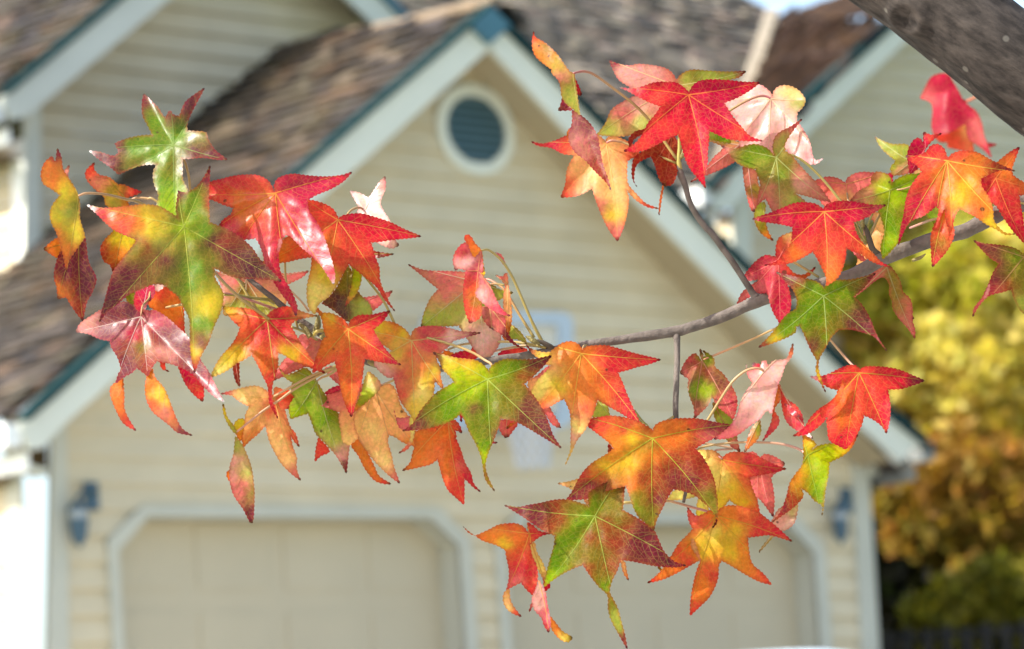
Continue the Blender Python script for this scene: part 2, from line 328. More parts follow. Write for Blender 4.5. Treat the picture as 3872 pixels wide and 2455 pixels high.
# roofs: individually laid shakes over a deck
SH = [(80, 74, 64), (70, 64, 56), (58, 53, 48), (92, 84, 70), (66, 60, 55), (90, 76, 62), (46, 42, 40), (76, 73, 62)]
SG = [(112, 110, 98), (96, 94, 84), (80, 79, 72), (124, 120, 110), (68, 68, 62), (104, 96, 88)]
SR = [(84, 68, 58), (72, 57, 50), (58, 46, 44), (96, 76, 62), (78, 66, 60), (106, 90, 76)]
def roof(name, pts, along, pal, parent=house, gain=.72, deck=M_SOFF, rowh=.155):
    P = [Vector(p) for p in pts]; c = sum(P, Vector()) / len(P)
    nn = Vector()
    for i in range(len(P)): nn += (P[i] - c).cross(P[(i + 1) % len(P)] - c)
    nn.normalize()
    if nn.z < 0: nn = -nn
    s = (along - nn * along.dot(nn)).normalized(); t = nn.cross(s)
    if t.z < 0: t = -t
    Q = [((p - c).dot(s), (p - c).dot(t), (p - c).dot(nn)) for p in P]
    A = np.array([[q[0], q[1], 1] for q in Q]); z = np.array([q[2] for q in Q]); co = np.linalg.lstsq(A, z, rcond=None)[0]
    def inside(x, y):
        r = False
        for i in range(len(Q)):
            x1, y1, _ = Q[i]; x2, y2, _ = Q[i - 1]
            if (y1 > y) != (y2 > y) and x < (x2 - x1) * (y - y1) / (y2 - y1) + x1: r = not r
        return r
    def pt(x, y, h): return c + s * x + t * y + nn * (co[0] * x + co[1] * y + co[2] + h)
    mb = MB(); cols = []
    fs = [tuple(range(len(P)))]
    mb.add([pt(q[0], q[1], -.03) for q in Q], fs); cols += [srgb((60, 50, 44))]
    rnd = random.Random(len(name) + len(P) * 7 + int(abs(P[0].x) * 50))
    y = min(q[1] for q in Q); ymax = max(q[1] for q in Q)
    while y < ymax:
        x = min(q[0] for q in Q) - rnd.random() * .1
        while x < max(q[0] for q in Q):
            w = rnd.uniform(.12, .28)
            if inside(x + w / 2, y + rowh * .5):
                h = rnd.uniform(.022, .05); j = rnd.uniform(-.02, .02); tw = rnd.uniform(-.008, .008)
                vs = [pt(x, y + j, h), pt(x + w - .012, y + j, h + tw), pt(x + w - .012, y + rowh + .03, .006), pt(x, y + rowh + .03, .006), pt(x, y + j, -.02), pt(x + w - .012, y + j, -.02), pt(x, y + rowh, -.02), pt(x + w - .012, y + rowh, -.02)]
                mb.add(vs, [(0, 1, 2, 3), (4, 5, 1, 0), (4, 0, 3, 6), (1, 5, 7, 2)])
                cc = np.array(srgb(rnd.choice(pal))) * rnd.uniform(.45, 1.5) * gain * np.array([1.08, .95, .82])
                cols += [tuple(cc)] * 4
            x += w
        y += rowh
    o = mb.make(name, M_SHAKE, parent); ca = o.data.color_attributes.new('col', 'FLOAT_COLOR', 'CORNER'); buf = []
    for p, cc in zip(o.data.polygons, cols): buf += [*cc, 1] * p.loop_total
    ca.data.foreach_set('color', buf); return o
def HPW(x, y, n): return HW(*hp(x, y, n), n)
K = 2.45                                                # the upper wings stand this far behind the garage front
A0 = HPW(1864, 14, RN); A1 = HPW(104, 1562, RN)
R1 = HPW(1110, 188, -K - .0); R2 = HPW(-10, 1050, -K)
A2 = A1 + (R2 - HPW(0, 1045, -K)) + HN * 0
ext = HN * -3.2
rf = roof('roof', [A1 - HN * .13, A0 - HN * .13, R1, HPW(960, 236, -K), R2, R2 - HU * .9 - HV * .65, A1 - HN * 4.5 - HU * .05], HN, SH)
cap = MB(); cap.tube([A0 + HN * .02 + HV * .02, HPW(1530, 92, -1.1), R1 + HV * .02], [.035, .045, .05], 6)
# right slope of garage (unseen from the front, closes the roof)
B1 = HPW(3535, 1690, RN)
roof('roof', [A0 - HV * .09 - HN * .13, B1 - HV * .09 - HN * .13, B1 - HN * 3.4 - HV * .09, R1 - HV * .1], HN, SH)
cap.make('ridge_cap', M_CAP, house)
# ---- upper left wing
up = house
wa = [(99, 420), (156, 400), (640, 15), (1002, -330), (1320, 0), (1440, 130)]
pw = PX([(99, 1080), (99, 430), (640, -10), (1000, -330), (1430, 110), (1550, 300), (1300, 700), (500, 1080)], -K)
pw[0] = (pw[1][0], hp(99, 1080, -K)[1])
siding('wall', [pw], -K, house)
n2 = -K + RN
board('rake_board', [(463, 0), (41, 350), (0, 372), (46, 455), (105, 438), (160, 394), (637, 0), (1000, -300), (1002, -440)], n2 - .04, n2, M_TRIM)
board('rake_board', [(1002, -440), (1000, -300), (1318, 0), (1430, 108), (1540, 90), (1457, 0)], n2 - .04, n2, M_TRIM)
board('shingle_mould', [(1002, -470), (434, 0), (24, 342), (41, 352), (463, 0), (1002, -440)], n2 - .06, n2 + .03, M_TEAL)
board('shingle_mould', [(1002, -470), (1002, -440), (1457, 0), (1560, 105), (1590, 100), (1497, 0)], n2 - .06, n2 + .03, M_BLUE)
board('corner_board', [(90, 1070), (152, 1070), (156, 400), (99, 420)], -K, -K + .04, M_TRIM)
uw = hp(95, 700, -K)[0]; vb = hp(95, 1090, -K)[1]; vtp = hp(95, 530, -K)[1]
siding('side_wall', [[(-9, vb), (-K - .02, vb), (-K - .02, vtp), (-9, vtp)]], 0, house, sideax(uw, -1))
g = MB(); g.box(HW(uw - .03, vb, -K + .03), HU * .03, HN * -.14, HV * (vtp - vb)); g.make('corner_board', M_GUT, house)
eave((8, 362), n2, 'l', 6, uw, -K)
Wl0 = HPW(24, 342, n2); Wa = HPW(1002, -475, n2)
roof('roof', [Wl0 - HN * .13, Wa - HN * .13, Wa - HN * 6, Wl0 - HN * 6], HN, SH)
Wr0 = HPW(1580, 110, n2)
roof('roof', [Wa - HN * .13, Wr0 - HN * .13, Wr0 - HN * 6, Wa - HN * 6], HN, SG)
# flashing strip in the shade of the wall where the garage roof dies into it
# ---- main roof facing the street
SL = .72
ev = hp(2650, 760, -K - .8)
GN0 = -K - .8
def grey(x, y):
    # intersect pixel ray with the plane v = ev + SL*(GN0-n)
    nrm = (HV + HN * SL); P0 = HW(0, ev[1], GN0); d = ray(x, y); t = (P0 - CAM).dot(nrm) / d.dot(nrm); return CAM + d * t
roof('roof', [grey(1200, 780), grey(2720, 780), grey(2790, 480), grey(2940, 50), grey(2834, 0), grey(2640, -95), grey(1400, -160)], HU, SG, gain=1.05)
# ---- right wing
rn = -K + RN
Rw = [(2645, 745), (2760, 640), (3000, 425), (3340, 108), (3560, -95)]
rp = [HPW(x, y, rn) - HN * .03 for x, y in Rw]
roof('roof', [rp[0], rp[2], grey(2800, 480), grey(2705, 735)], HN, SR)
roof('roof', [rp[2], rp[3], grey(2955, 45), grey(2800, 480)], HN, SR)
roof('roof', [rp[3], rp[4], grey(3560, -120), grey(3400, -75), grey(2955, 45)], HN, SR)
fl = MB()
for a, b in (((2905, 48), (2960, 52)),): 
    fl.add([grey(2900, 52) + HV * .05, grey(2948, 48) + HV * .05, grey(2812, 480) + HV * .05, grey(2752, 480) + HV * .05, grey(2722, 700) + HV * .05, grey(2670, 700) + HV * .05], [(0, 1, 2, 3), (3, 2, 4, 5)])
fl.make('valley_flashing', M_FLASH, house)
board('rake_board', [(3585, -85), (3351, 131), (2770, 655), (2700, 715), (2690, 790), (2760, 790), (2830, 722), (3063, 500), (3404, 177), (3640, -45)], rn - .04, rn, M_TRIM)
board('shingle_mould', [(3560, -100), (3335, 105), (2750, 638), (2680, 705), (2700, 718), (2770, 658), (3351, 133), (3585, -82)], rn - .06, rn + .03, M_TEAL)
pr = PX([(2775, 1250), (2775, 770), (3610, -60), (4300, 300), (4300, 1700), (3300, 1700)], -K)
pr[0] = (pr[1][0], pr[5][1]); pr = [(pr[1][0], pr[5][1]), pr[1], pr[2], pr[3], (pr[3][0], pr[5][1])]
siding('wall', [pr], -K, house)
board('corner_board', [(2775, 1300), (2842, 1300), (2842, 720), (2775, 775)], -K, -K + .04, M_TRIM)
uq = hp(2775, 900, -K)[0]
siding('side_wall', [[(-9, hp(2775, 1300, -K)[1]), (-K, hp(2775, 1300, -K)[1]), (-K, hp(2775, 800, -K)[1]), (-9, hp(2775, 800, -K)[1])]], 0, house, sideax(uq, -1))
eave((2690, 690), rn, 'l', 1.5, uq, -K)
# ------------------------------------------------------------------ wall lanterns
def lantern(x, y, label):
    u, v = hp(x, y, 0)
    L = empty('wall_lantern', HW(u, v - .2, .04), label, 'lantern', 'lanterns beside the garage doors')
    b = MB(); b.box(HW(u - .05, v + .02, .02), HU * .10, HN * .02, HV * .17); b.tube([HW(u, v + .10, .04), HW(u, v + .15, .08), HW(u - .10, v + .14, .11), HW(u - .17, v + .08, .11)], [.013] * 4, 8); b.make('bracket', M_LAMP, L)
    def rp_(r, h, n_=8): return [HW(u - .17 + r * math.cos(2 * math.pi * i / n_), v + h, .11 + r * math.sin(2 * math.pi * i / n_)) for i in range(n_)]
    def loft(prof, name, m_, par, n_=8):
        mb = MB(); vs = []; fs = []
        for r_, h in prof: vs += rp_(r_, h)
        for j in range(len(prof) - 1):
            for i in range(n_): fs.append((j * n_ + i, j * n_ + (i + 1) % n_, (j + 1) * n_ + (i + 1) % n_, (j + 1) * n_ + i))
        fs.append(tuple(range(n_))); fs.append(tuple((len(prof) - 1) * n_ + i for i in range(n_))); mb.add(vs, fs); return mb.make(name, m_, par)
    loft([(.01, .085), (.02, .06), (.065, .02), (.068, .005)], 'cap', M_LAMP, L)
    g_ = loft([(.058, .005), (.05, -.045)], 'glass', M_LGLASS, L)
    loft([(.062, -.045), (.058, -.06), (.045, -.17), (.015, -.20), (.005, -.215)], 'base', M_LAMP, L)
lantern(338, 1945, 'blue wall lantern left of the left garage door')
lantern(3192, 1950, 'blue wall lantern right of the right garage door, beside the corner board')
# ------------------------------------------------------------------ basketball hoop
cb = hp(1880, 1400, .45)
hoop = empty('basketball_hoop', HW(cb[0], cb[1] - .4, .0), 'pale framed basketball backboard with white net on the beige gable between the garage doors', 'basketball hoop')
N1 = .45
def rr(px, r=28, k=5):
    (x0, y0), (x1, y1) = px; o = []
    for cx, cy, a0 in ((x1 - r, y0 + r, -90), (x1 - r, y1 - r, 0), (x0 + r, y1 - r, 90), (x0 + r, y0 + r, 180)):
        for i in range(k): a = math.radians(a0 + 90 * i / (k - 1)); o.append((cx + r * math.cos(a), cy + r * math.sin(a)))
    return o
ou = PX(rr(((1600, 1180), (2165, 1618)), 45), N1); inn = PX(rr(((1650, 1226), (2112, 1572)), 18), N1)
b = MB(); b.prism(PX(rr(((1640, 1215), (2122, 1582)), 18), N1), N1 - .02, N1 - .005); b.make('backboard', M_BOARD, hoop)
b = MB(); b.ring(ou + ou[:1], inn + inn[:1], N1 - .03, N1 + .01); b.make('backboard_frame', M_BFRAME, hoop)
ti = PX(rr(((1790, 1400), (1985, 1560)), 4), N1); tj = PX(rr(((1806, 1416), (1969, 1544)), 3), N1)
b = MB(); b.ring(ti + ti[:1], tj + tj[:1], N1 - .004, N1 + .006); b.make('target_square', M_BFRAME, hoop)
RR_ = .16
rc = hp(1850, 1612, N1); rim = MB(); pts = [HW(rc[0] + RR_ * math.cos(a), rc[1], N1 + .38 + RR_ * math.sin(a)) for a in [2 * math.pi * i / 24 for i in range(25)]]
rim.tube(pts, [.011] * 25, 8); rim.box(HW(rc[0] - .05, rc[1] - .05, N1), HU * .1, HN * .16, HV * .06); rim.make('rim', M_BLUE, hoop)
net = MB()
for i in range(12):
    for sg in (1, -1):
        pp = []
        for k in range(7):
            t = k / 6; a = 2 * math.pi * i / 12 + sg * t * 1.6; r = RR_ - .06 * t ** .7; pp.append(HW(rc[0] + r * math.cos(a), rc[1] - .32 * t, N1 + .38 + r * math.sin(a)))
        net.tube(pp, [.0085] * 7, 5)
net.make('net', M_NET, hoop)
for s in (-.3, .3):
    for t_ in (.2, -.3):
        br = MB(); br.box(HW(cb[0] + s, cb[1] + t_, 0), HU * .03, HN * (N1 - .03), HV * .04); br.make('mounting_bracket', M_METAL, hoop)
# ------------------------------------------------------------------ car (only its roof reaches into the frame)
cy = next(y / 20 for y in range(600, 140, -1) if gz(y / 20) + .03 + 1.445 < 1.5 + (.0652 - .0060) * y / 20); cx = (2545 - W / 2) / FPX * cy
CZ = gz(cy) + .03
car = empty('parked_car', (cx, cy, CZ), 'pale silver blue car parked on the driveway, only its roof showing at the bottom edge', 'car')
def CP(x, y, z): return Vector((cx + x, cy + y, CZ + z * CARH))
CARH = 1.0
def slab(profile, mb):
    "profile: list of (z, halfwidth x, y0, y1)"
    vs = []; k = 20
    for z, hw, y0, y1 in profile:
        for i in range(k):
            a = 2 * math.pi * i / k; ca, sa = math.cos(a), math.sin(a); e = .42
            vs.append(CP(hw * math.copysign(abs(ca) ** e, ca), (y0 + y1) / 2 + (y1 - y0) / 2 * math.copysign(abs(sa) ** e, sa), z))
    fs = [(j * k + i, j * k + (i + 1) % k, (j + 1) * k + (i + 1) % k, (j + 1) * k + i) for j in range(len(profile) - 1) for i in range(k)]
    fs += [tuple(range(k)), tuple((len(profile) - 1) * k + i for i in range(k))]; mb.add(vs, fs)
b = MB(); slab([(.22, .80, -2.2, 2.2), (.35, .88, -2.3, 2.3), (.62, .9, -2.3, 2.3), (.85, .86, -2.2, 2.25), (.95, .80, -1.9, 2.1)], b); b.make('body', M_CAR, car, True)
b = MB(); slab([(.94, .76, -1.25, 1.85), (1.36, .63, -.62, 1.2)], b); b.make('window', M_GLASS, car, True)
b = MB(); slab([(1.355, .645, -.65, 1.22), (1.40, .62, -.55, 1.12), (1.435, .48, -.38, .95), (1.445, .3, -.2, .7)], b); b.make('car_roof', M_CAR, car, True)
for sx in (-1, 1):
    for sy in (-1.35, 1.35):
        w = MB(); w.tube([CP(sx * .72, sy, .32), CP(sx * .92, sy, .32)], [.32, .32], 20); ww = w.make('wheel', M_TYRE, car)
        w = MB(); w.tube([CP(sx * .9, sy, .32), CP(sx * .93, sy, .32)], [.2, .19], 14); w.make('rim', M_METAL, ww)
    h = MB(); h.box(CP(sx * .72 - .12, -2.31, .6), Vector((.24, 0, 0)), Vector((0, .1, 0)), Vector((0, 0, .12))); h.make('headlight', M_LGLASS, car)
# ------------------------------------------------------------------ garden trees, hedge, fence
def foliage(name, blobs, n, pal, size, parent, seed=1):
    rg = np.random.default_rng(seed); tot = sum(b[3] ** 2 for b in blobs); V = []; C = []
    for (x, y, z, r) in blobs:
        k = int(n * r * r / tot); d = rg.normal(size=(k, 3)); d /= np.linalg.norm(d, axis=1)[:, None]
        rad = r * (rg.random(k) ** .45) * (1 + .25 * np.sin(d[:, 0] * 7 + x) * np.sin(d[:, 2] * 6 + z)); P = np.array([x, y, z]) + d * rad[:, None] * np.array([1, 1, .8])
        a = rg.normal(size=(k, 3)); a /= np.linalg.norm(a, axis=1)[:, None]; b = np.cross(a, rg.normal(size=(k, 3))); b /= np.linalg.norm(b, axis=1)[:, None]
        s = size * rg.uniform(.6, 1.3, k)[:, None]
        V.append(np.stack([P - a * s * .6, P + b * s * .33, P + a * s * .6, P - b * s * .33], 1))
        base_ = np.array(srgb(pal[rg.integers(len(pal))])); cc = np.array([srgb(pal[i]) for i in rg.integers(len(pal), size=k)])
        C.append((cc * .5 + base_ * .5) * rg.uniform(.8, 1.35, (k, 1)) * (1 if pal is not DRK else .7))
    V = np.concatenate(V).reshape(-1, 3); C = np.concatenate(C); k = len(C)
    me = bpy.data.meshes.new(name); me.vertices.add(4 * k); me.vertices.foreach_set('co', V.ravel()); me.loops.add(4 * k); me.loops.foreach_set('vertex_index', np.arange(4 * k))
    me.polygons.add(k); me.polygons.foreach_set('loop_start', np.arange(0, 4 * k, 4)); me.polygons.foreach_set('loop_total', np.full(k, 4)); me.update()
    ca = me.color_attributes.new('col', 'FLOAT_COLOR', 'POINT'); ca.data.foreach_set('color', np.repeat(np.concatenate([C, np.ones((k, 1))], 1), 4, 0).ravel())
    me.materials.append(M_FOL); o = bpy.data.objects.new(name, me); COL.objects.link(o); o.parent = parent; o.matrix_parent_inverse = parent.matrix_world.inverted(); return o
def tree(name, label, cat, px, d, blobs, n, pal, size=.12, seed=1, trunk=.09, group=None):
    "blobs: (px x, px y, metres nearer/farther, radius m)"
    bs = []
    for (x, y, dd, r) in blobs: p = at(x, y, d + dd); bs.append((p.x, p.y, p.z, r))
    p0 = at(px, 2000, d); root = Vector((p0.x, p0.y, gz(p0.y)))
    E_ = empty(name, root, label, cat, group)
    t = MB(); c = Vector((sum(b[0] for b in bs) / len(bs), sum(b[1] for b in bs) / len(bs), sum(b[2] for b in bs) / len(bs)))
    fork = root.lerp(c, .45); fork.x = root.x + .1
    t.tube([root - Vector((0, 0, .1)), root.lerp(fork, .5) + Vector((.04, 0, 0)), fork], [trunk * 1.3, trunk, trunk * .8], 9)
    for b in bs: q = Vector(b[:3]); t.tube([fork - Vector((0, 0, .15)), fork.lerp(q, .5) + Vector((0, 0, .15)), q], [trunk * .6, trunk * .4, trunk * .12], 6, cap=False)
    t.make('trunk', M_WOOD, E_, True); foliage('crown', bs, n, pal, size, E_, seed)
YEL = [(196, 178, 66), (176, 168, 52), (146, 152, 42), (200, 170, 80), (176, 146, 62), (212, 200, 116)]
OLV = [(146, 118, 48), (126, 108, 40), (156, 104, 54), (126, 116, 40), (156, 114, 48), (104, 96, 34)]
GRN = [(122, 116, 34), (98, 100, 30), (138, 124, 40), (88, 88, 26)]
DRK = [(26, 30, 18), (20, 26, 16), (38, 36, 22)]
tree('yellow_maple_tree', 'bright yellow green tree right of the garage, its crown beside the white eave', 'tree', 3760, 34.5,
     [(3560, 1120, 0, .75), (3760, 1180, .3, .85), (3420, 1330, .2, .6), (3640, 1420, -.2, .8), (3860, 1450, 0, .8), (3720, 1650, -.2, .7), (3540, 1560, 0, .55), (3950, 1180, .5, .9), (3900, 1750, .2, .7),
      (3290, 1150, .3, .5), (3170, 1080, .6, .42), (3070, 1010, .6, .3), (3330, 1000, .5, .45), (3460, 950, .6, .5), (3680, 970, .6, .55), (3870, 980, .6, .6), (3380, 1560, .1, .4), (3420, 1700, .2, .42)], 30000, YEL, .13, 3)
tree('amber_maple_tree', 'low amber and olive tree between the garage corner and the yellow tree', 'tree', 3640, 33.5,
     [(3600, 1830, 0, .55), (3760, 1900, 0, .6), (3560, 1980, -.1, .36), (3690, 2050, 0, .5), (3860, 2010, .1, .55), (3450, 2010, 0, .26), (3540, 1790, .2, .42), (3900, 1840, .2, .5), (3360, 1900, 0, .16), (3420, 1790, 0, .26)], 9000, OLV, .13, 5)
tree('olive_shrub', 'olive green shrub at the foot of the trees in the lower right corner', 'shrub', 3720, 32.5,
     [(3640, 2340, 0, .42), (3780, 2270, 0, .42), (3880, 2330, 0, .5), (3520, 2330, 0, .22), (3700, 2440, 0, .4), (3460, 2290, .2, .13), (3840, 2440, 0, .4)], 8000, GRN, .11, 8, .05)
tree('dark_backing_tree', 'dark foliage added behind the amber tree to fill its shaded gaps', 'tree', 3560, 38.5,  # added as dark backing for the shaded gaps between the crowns
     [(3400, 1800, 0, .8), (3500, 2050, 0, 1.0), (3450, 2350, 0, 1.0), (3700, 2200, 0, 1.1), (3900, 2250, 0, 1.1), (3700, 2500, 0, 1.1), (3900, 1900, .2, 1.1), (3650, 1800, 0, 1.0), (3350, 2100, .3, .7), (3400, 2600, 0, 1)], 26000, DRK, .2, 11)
p0 = at(3340, 2425, 31.8); fe = empty('picket_fence', (p0.x, p0.y, gz(p0.y)), 'dark wooden picket fence low between the garage corner and the lower right shrub', 'fence')
rl = MB(); rl.box(p0 + Vector((0, 0, .0)), Vector((2.4, .3, 0)), Vector((0, .05, 0)), Vector((0, 0, .05))); rl.box(p0 + Vector((0, 0, -.9)), Vector((2.4, .3, 0)), Vector((0, .05, 0)), Vector((0, 0, .05))); rl.make('rail', M_FENCE, fe)
pk = MB()
for i in range(17): pk.box(p0 + Vector((i * .145, i * .018 - .03, -(p0.z - gz(p0.y)) + .02)), Vector((.07, 0, 0)), Vector((0, .025, 0)), Vector((0, 0, (p0.z - gz(p0.y)) + .05 + .02 * (i % 2))))
pk.make('picket', M_FENCE, fe)
# ------------------------------------------------------------------ the sweetgum: limb, branch, twigs, leaves
DB = 3.52; MPP = 3.5 / FPX
CR = dict(A=(100, 300), B=(100, 900), C=(700, 600), D=(700, 1100), E=(1400, 800), F=(1400, 1200), G=(1900, 100), H=(2600, 200), I=(2872, 200),
          J=(2500, 700), K=(2872, 800), L=(2400, 1250), M=(2000, 1500), N=(1700, 1755), O=(2300, 1700))
def cx_(c, x, y): return (CR[c][0] + x / 2.181, CR[c][1] + y / 2.181)
PAL = dict(g=(100, 144, 4), G=(160, 192, 8), y=(222, 196, 46), Y=(246, 226, 122), o=(222, 116, 42), r=(200, 22, 54), R=(224, 66, 56), c=(192, 18, 66), C=(172, 16, 58),
           m=(108, 28, 48), M=(84, 24, 40), p=(222, 148, 142), P=(242, 196, 190), k=(244, 174, 114), K=(248, 204, 130), b=(144, 44, 30), s=(214, 100, 102), S=(192, 108, 98),  # pale pinks also paint the whitish sheen of glossy leaves
           w=(120, 114, 26), v=(160, 168, 66), d=(30, 20, 16))
tp = at(4300, 2100, 3.9); tree_ = empty('sweetgum_tree', Vector((1.75, 4.3, gz(4.3))), 'sweetgum with a thick grey limb and a branch of red, orange and green star leaves', 'tree')
def setcol(o, C):
    ca = o.data.color_attributes.new('col', 'FLOAT_COLOR', 'POINT'); ca.data.foreach_set('color', np.concatenate([C, np.ones((len(C), 1))], 1).ravel())
def branch(name, pts, label=None, seg=14, n=8, wob=.14, m_=None):
    "pts: photo x, y, half width in photo pixels, depth offset in cm"
    Q = crom(pts, n); o = MB(); P = []; R = []
    for x, y, r, dz in Q: d = DB + dz / 100; P.append(at(x, y, d)); R.append(r * d / FPX)
    o.tube(P, R, seg, wob=wob); b = o.make(name, m_ or M_BARK, tree_, True)
    if label: b['label'] = label
    return b
# thick limb with its knot, running down to the trunk outside the frame
def barky(name, pts, label, seg=72):
    Q = crom(pts, 40); V = []; F = []; k = len(Q); ref = FW
    P = [at(x, y, DB + dz / 100) for x, y, r, dz in Q]; kn = at(3420, 80, DB + .105 - .036); kn2 = at(3490, 40, DB)
    for i, q in enumerate(Q):
        t = (P[min(i + 1, k - 1)] - P[max(i - 1, 0)]).normalized(); a = t.cross(ref).normalized(); b = t.cross(a); r0 = q[2] * (DB + q[3] / 100) / FPX
        for j in range(seg):
            an = 2 * math.pi * j / seg; dr = a * math.cos(an) + b * math.sin(an); p = P[i] + dr * r0
            f = noise.noise(Vector((an * 2.3, i * .035, 3))) * .05 + noise.noise(Vector((an * 9, i * .10, 9))) * .018
            dk = (p - kn).length; rg = dk / .0145
            f += .09 * math.exp(-((rg - 1) ** 2) * 7.0) - .10 * math.exp(-(rg ** 2) * 3.5) + .05 * math.exp(-((rg - .45) ** 2) * 30)
            V.append(P[i] + dr * r0 * (1 + f))
    for i in range(k - 1):
        for j in range(seg): F.append((i * seg + j, i * seg + (j + 1) % seg, (i + 1) * seg + (j + 1) % seg, (i + 1) * seg + j))
    o = mesh(name, V, F, M_LIMB, tree_, True); o['label'] = label; return o
M_LIMB = mat('weathered_limb_bark', (0.125, 0.108, 0.092), 0.9, 0.2, 0.3, 55, 0.0, 150)
T = M_LIMB.node_tree; B_ = T.nodes['Principled BSDF']; tc = T.nodes.new('ShaderNodeTexCoord'); mp = T.nodes.new('ShaderNodeMapping')
mr = T.nodes.new('ShaderNodeMapping'); mr.inputs['Rotation'].default_value = (0, math.radians(-36), 0); T.links.new(tc.outputs['Object'], mr.inputs[0]); mp.inputs['Scale'].default_value = (45, 130, 130); T.links.new(mr.outputs[0], mp.inputs[0])
ns = T.nodes.new('ShaderNodeTexNoise'); ns.inputs['Scale'].default_value = 1; ns.inputs['Detail'].default_value = 8; ns.inputs['Roughness'].default_value = .6; T.links.new(mp.outputs[0], ns.inputs['Vector'])
cr_ = T.nodes.new('ShaderNodeValToRGB'); cr_.color_ramp.elements[0].position = .38; cr_.color_ramp.elements[0].color = (0.016, 0.013, 0.011, 1); cr_.color_ramp.elements[1].position = .66; cr_.color_ramp.elements[1].color = (0.052, 0.042, 0.035, 1)
T.links.new(ns.outputs[0], cr_.inputs[0])
v2 = T.nodes.new('ShaderNodeTexVoronoi'); v2.inputs['Scale'].default_value = 48; T.links.new(tc.outputs['Object'], v2.inputs['Vector'])
r2 = T.nodes.new('ShaderNodeMapRange'); r2.inputs[1].default_value = .10; r2.inputs[2].default_value = .17; r2.inputs[3].default_value = .55; r2.inputs[4].default_value = 0; T.links.new(v2.outputs[0], r2.inputs[0])
mx = T.nodes.new('ShaderNodeMix'); mx.data_type = 'RGBA'; T.links.new(r2.outputs[0], mx.inputs[0]); T.links.new(cr_.outputs[0], mx.inputs[6]); mx.inputs[7].default_value = (.13, .12, .10, 1)
T.links.new(mx.outputs[2], B_.inputs['Base Color'])
bp = T.nodes.new('ShaderNodeBump'); bp.inputs['Strength'].default_value = .45; bp.inputs['Distance'].default_value = .004; T.links.new(ns.outputs[0], bp.inputs['Height']); T.links.new(bp.outputs[0], B_.inputs['Normal'])
barky('limb', [(2950, -430, 175, 12), (3250, -190, 180, 11), (3560, 20, 186, 10), (3860, 262, 192, 9), (4200, 520, 200, 10), (4700, 950, 215, 16)], 'thick grey weathered limb with a knot and pale lichen spots')
_tb = at(4700, 950, DB + .16); tk = MB(); g0 = Vector((1.75, 4.3, gz(4.3) - .1))
tk.tube([_tb + Vector((-.03, 0, .03)), _tb + Vector((.10, .05, -.12)), g0.lerp(_tb, .55) + Vector((.12, 0, .05)), g0], [.046, .055, .075, .11], 20, wob=.1); tk.make('trunk', M_LIMB, tree_, True)
branch('branch', [(4700, 900, 48, 14), (4250, 700, 40, 8), (3872, 768, 34, 4), (3746, 822, 31, 3), (3650, 872, 29, 3), (3505, 914, 28, 2.5), (3344, 976, 27, 2), (3216, 1043, 26, 2), (2990, 1107, 24, 2), (2878, 1134, 25, 2), (2733, 1197, 21, 2), (2600, 1242, 20, 2), (2540, 1256, 20, 2),
        (2331, 1288, 17, 2), (2171, 1310, 15, 2), (2010, 1341, 15, 2.2), (1849, 1364, 14, 2.5), (1688, 1392, 13, 2.8), (1540, 1398, 13, 3), (1399, 1373, 12, 3), (1300, 1325, 14, 3), (1222, 1270, 14, 3), (1125, 1205, 13, 3), (1029, 1125, 11, 3.2), (949, 1061, 9, 3.5), (900, 1010, 6, 3.5)], 'long grey main branch rising to the right')
branch('twig', [(2860, 1125, 18, 2), (2840, 1100, 13, 2), (2766, 985, 12, 1.6), (2725, 930, 12, 1.4), (2690, 880, 14, 1.2), (2669, 862, 11, 1.2), (2625, 800, 12, 1), (2606, 755, 10, 1), (2590, 700, 12, 1), (2574, 659, 13, 1), (2568, 630, 9, 1), (2570, 590, 7, 1)], 'slanting brown twig above the main branch')
branch('twig', [(2556, 1262, 16, 2), (2560, 1300, 12, 1.5), (2560, 1380, 11, 1), (2557, 1450, 11, .5), (2555, 1576, 10.5, 0), (2565, 1690, 9, 0), (2600, 1800, 8, .5), (2585, 1900, 6, 1)], 'short grey twig hanging straight down from the main branch')
M_BUD = mat('green_brown_bud', (0.16, 0.13, 0.035), 0.6, 0.4, 0.4, 300, 0.4, 500)
branch('twig', [(3330, 975, 17, 2), (3300, 945, 12, 2), (3285, 900, 11, 2), (3275, 870, 10, 2), (3265, 850, 6, 2)], 'short dark brown spur under the red star leaf', m_=M_WOOD)
branch('twig', [(2095, 1322, 10, 2), (2075, 1308, 10, 1.8), (2050, 1295, 9, 1.7), (2030, 1288, 6, 1.6)], 'short brown spur on top of the branch', m_=M_WOOD)
def bud(pts, label=None):
    b = branch('bud', pts, label, 10, 6, .3, M_BUD)
bud([(2040, 1300, 6, 1.5), (2020, 1290, 11, 1.4), (2003, 1279, 9, 1.4), (1988, 1272, 3, 1.4)])
bud([(3262, 868, 6, 1.8), (3262, 845, 9, 1.8), (3266, 820, 4, 1.8)])
bud([(1190, 1262, 10, 2.5), (1200, 1232, 13, 2.2), (1204, 1205, 8, 2), (1206, 1190, 2, 2)])
bud([(1175, 1275, 12, 2), (1150, 1240, 10, 2), (1130, 1225, 5, 2)])
bud([(1215, 1278, 12, 1.6), (1240, 1262, 10, 1.4), (1262, 1258, 4, 1.4)])
bud([(3450, 985, 6, 1.6), (3478, 976, 7, 1.3), (3500, 960, 2, 1.2)])
bud([(1420, 1378, 13, 2.4), (1408, 1370, 15, 2), (1390, 1366, 8, 1.9)])
bud([(2572, 600, 6, 1), (2584, 585, 9, .8), (2588, 560, 4, .8)])
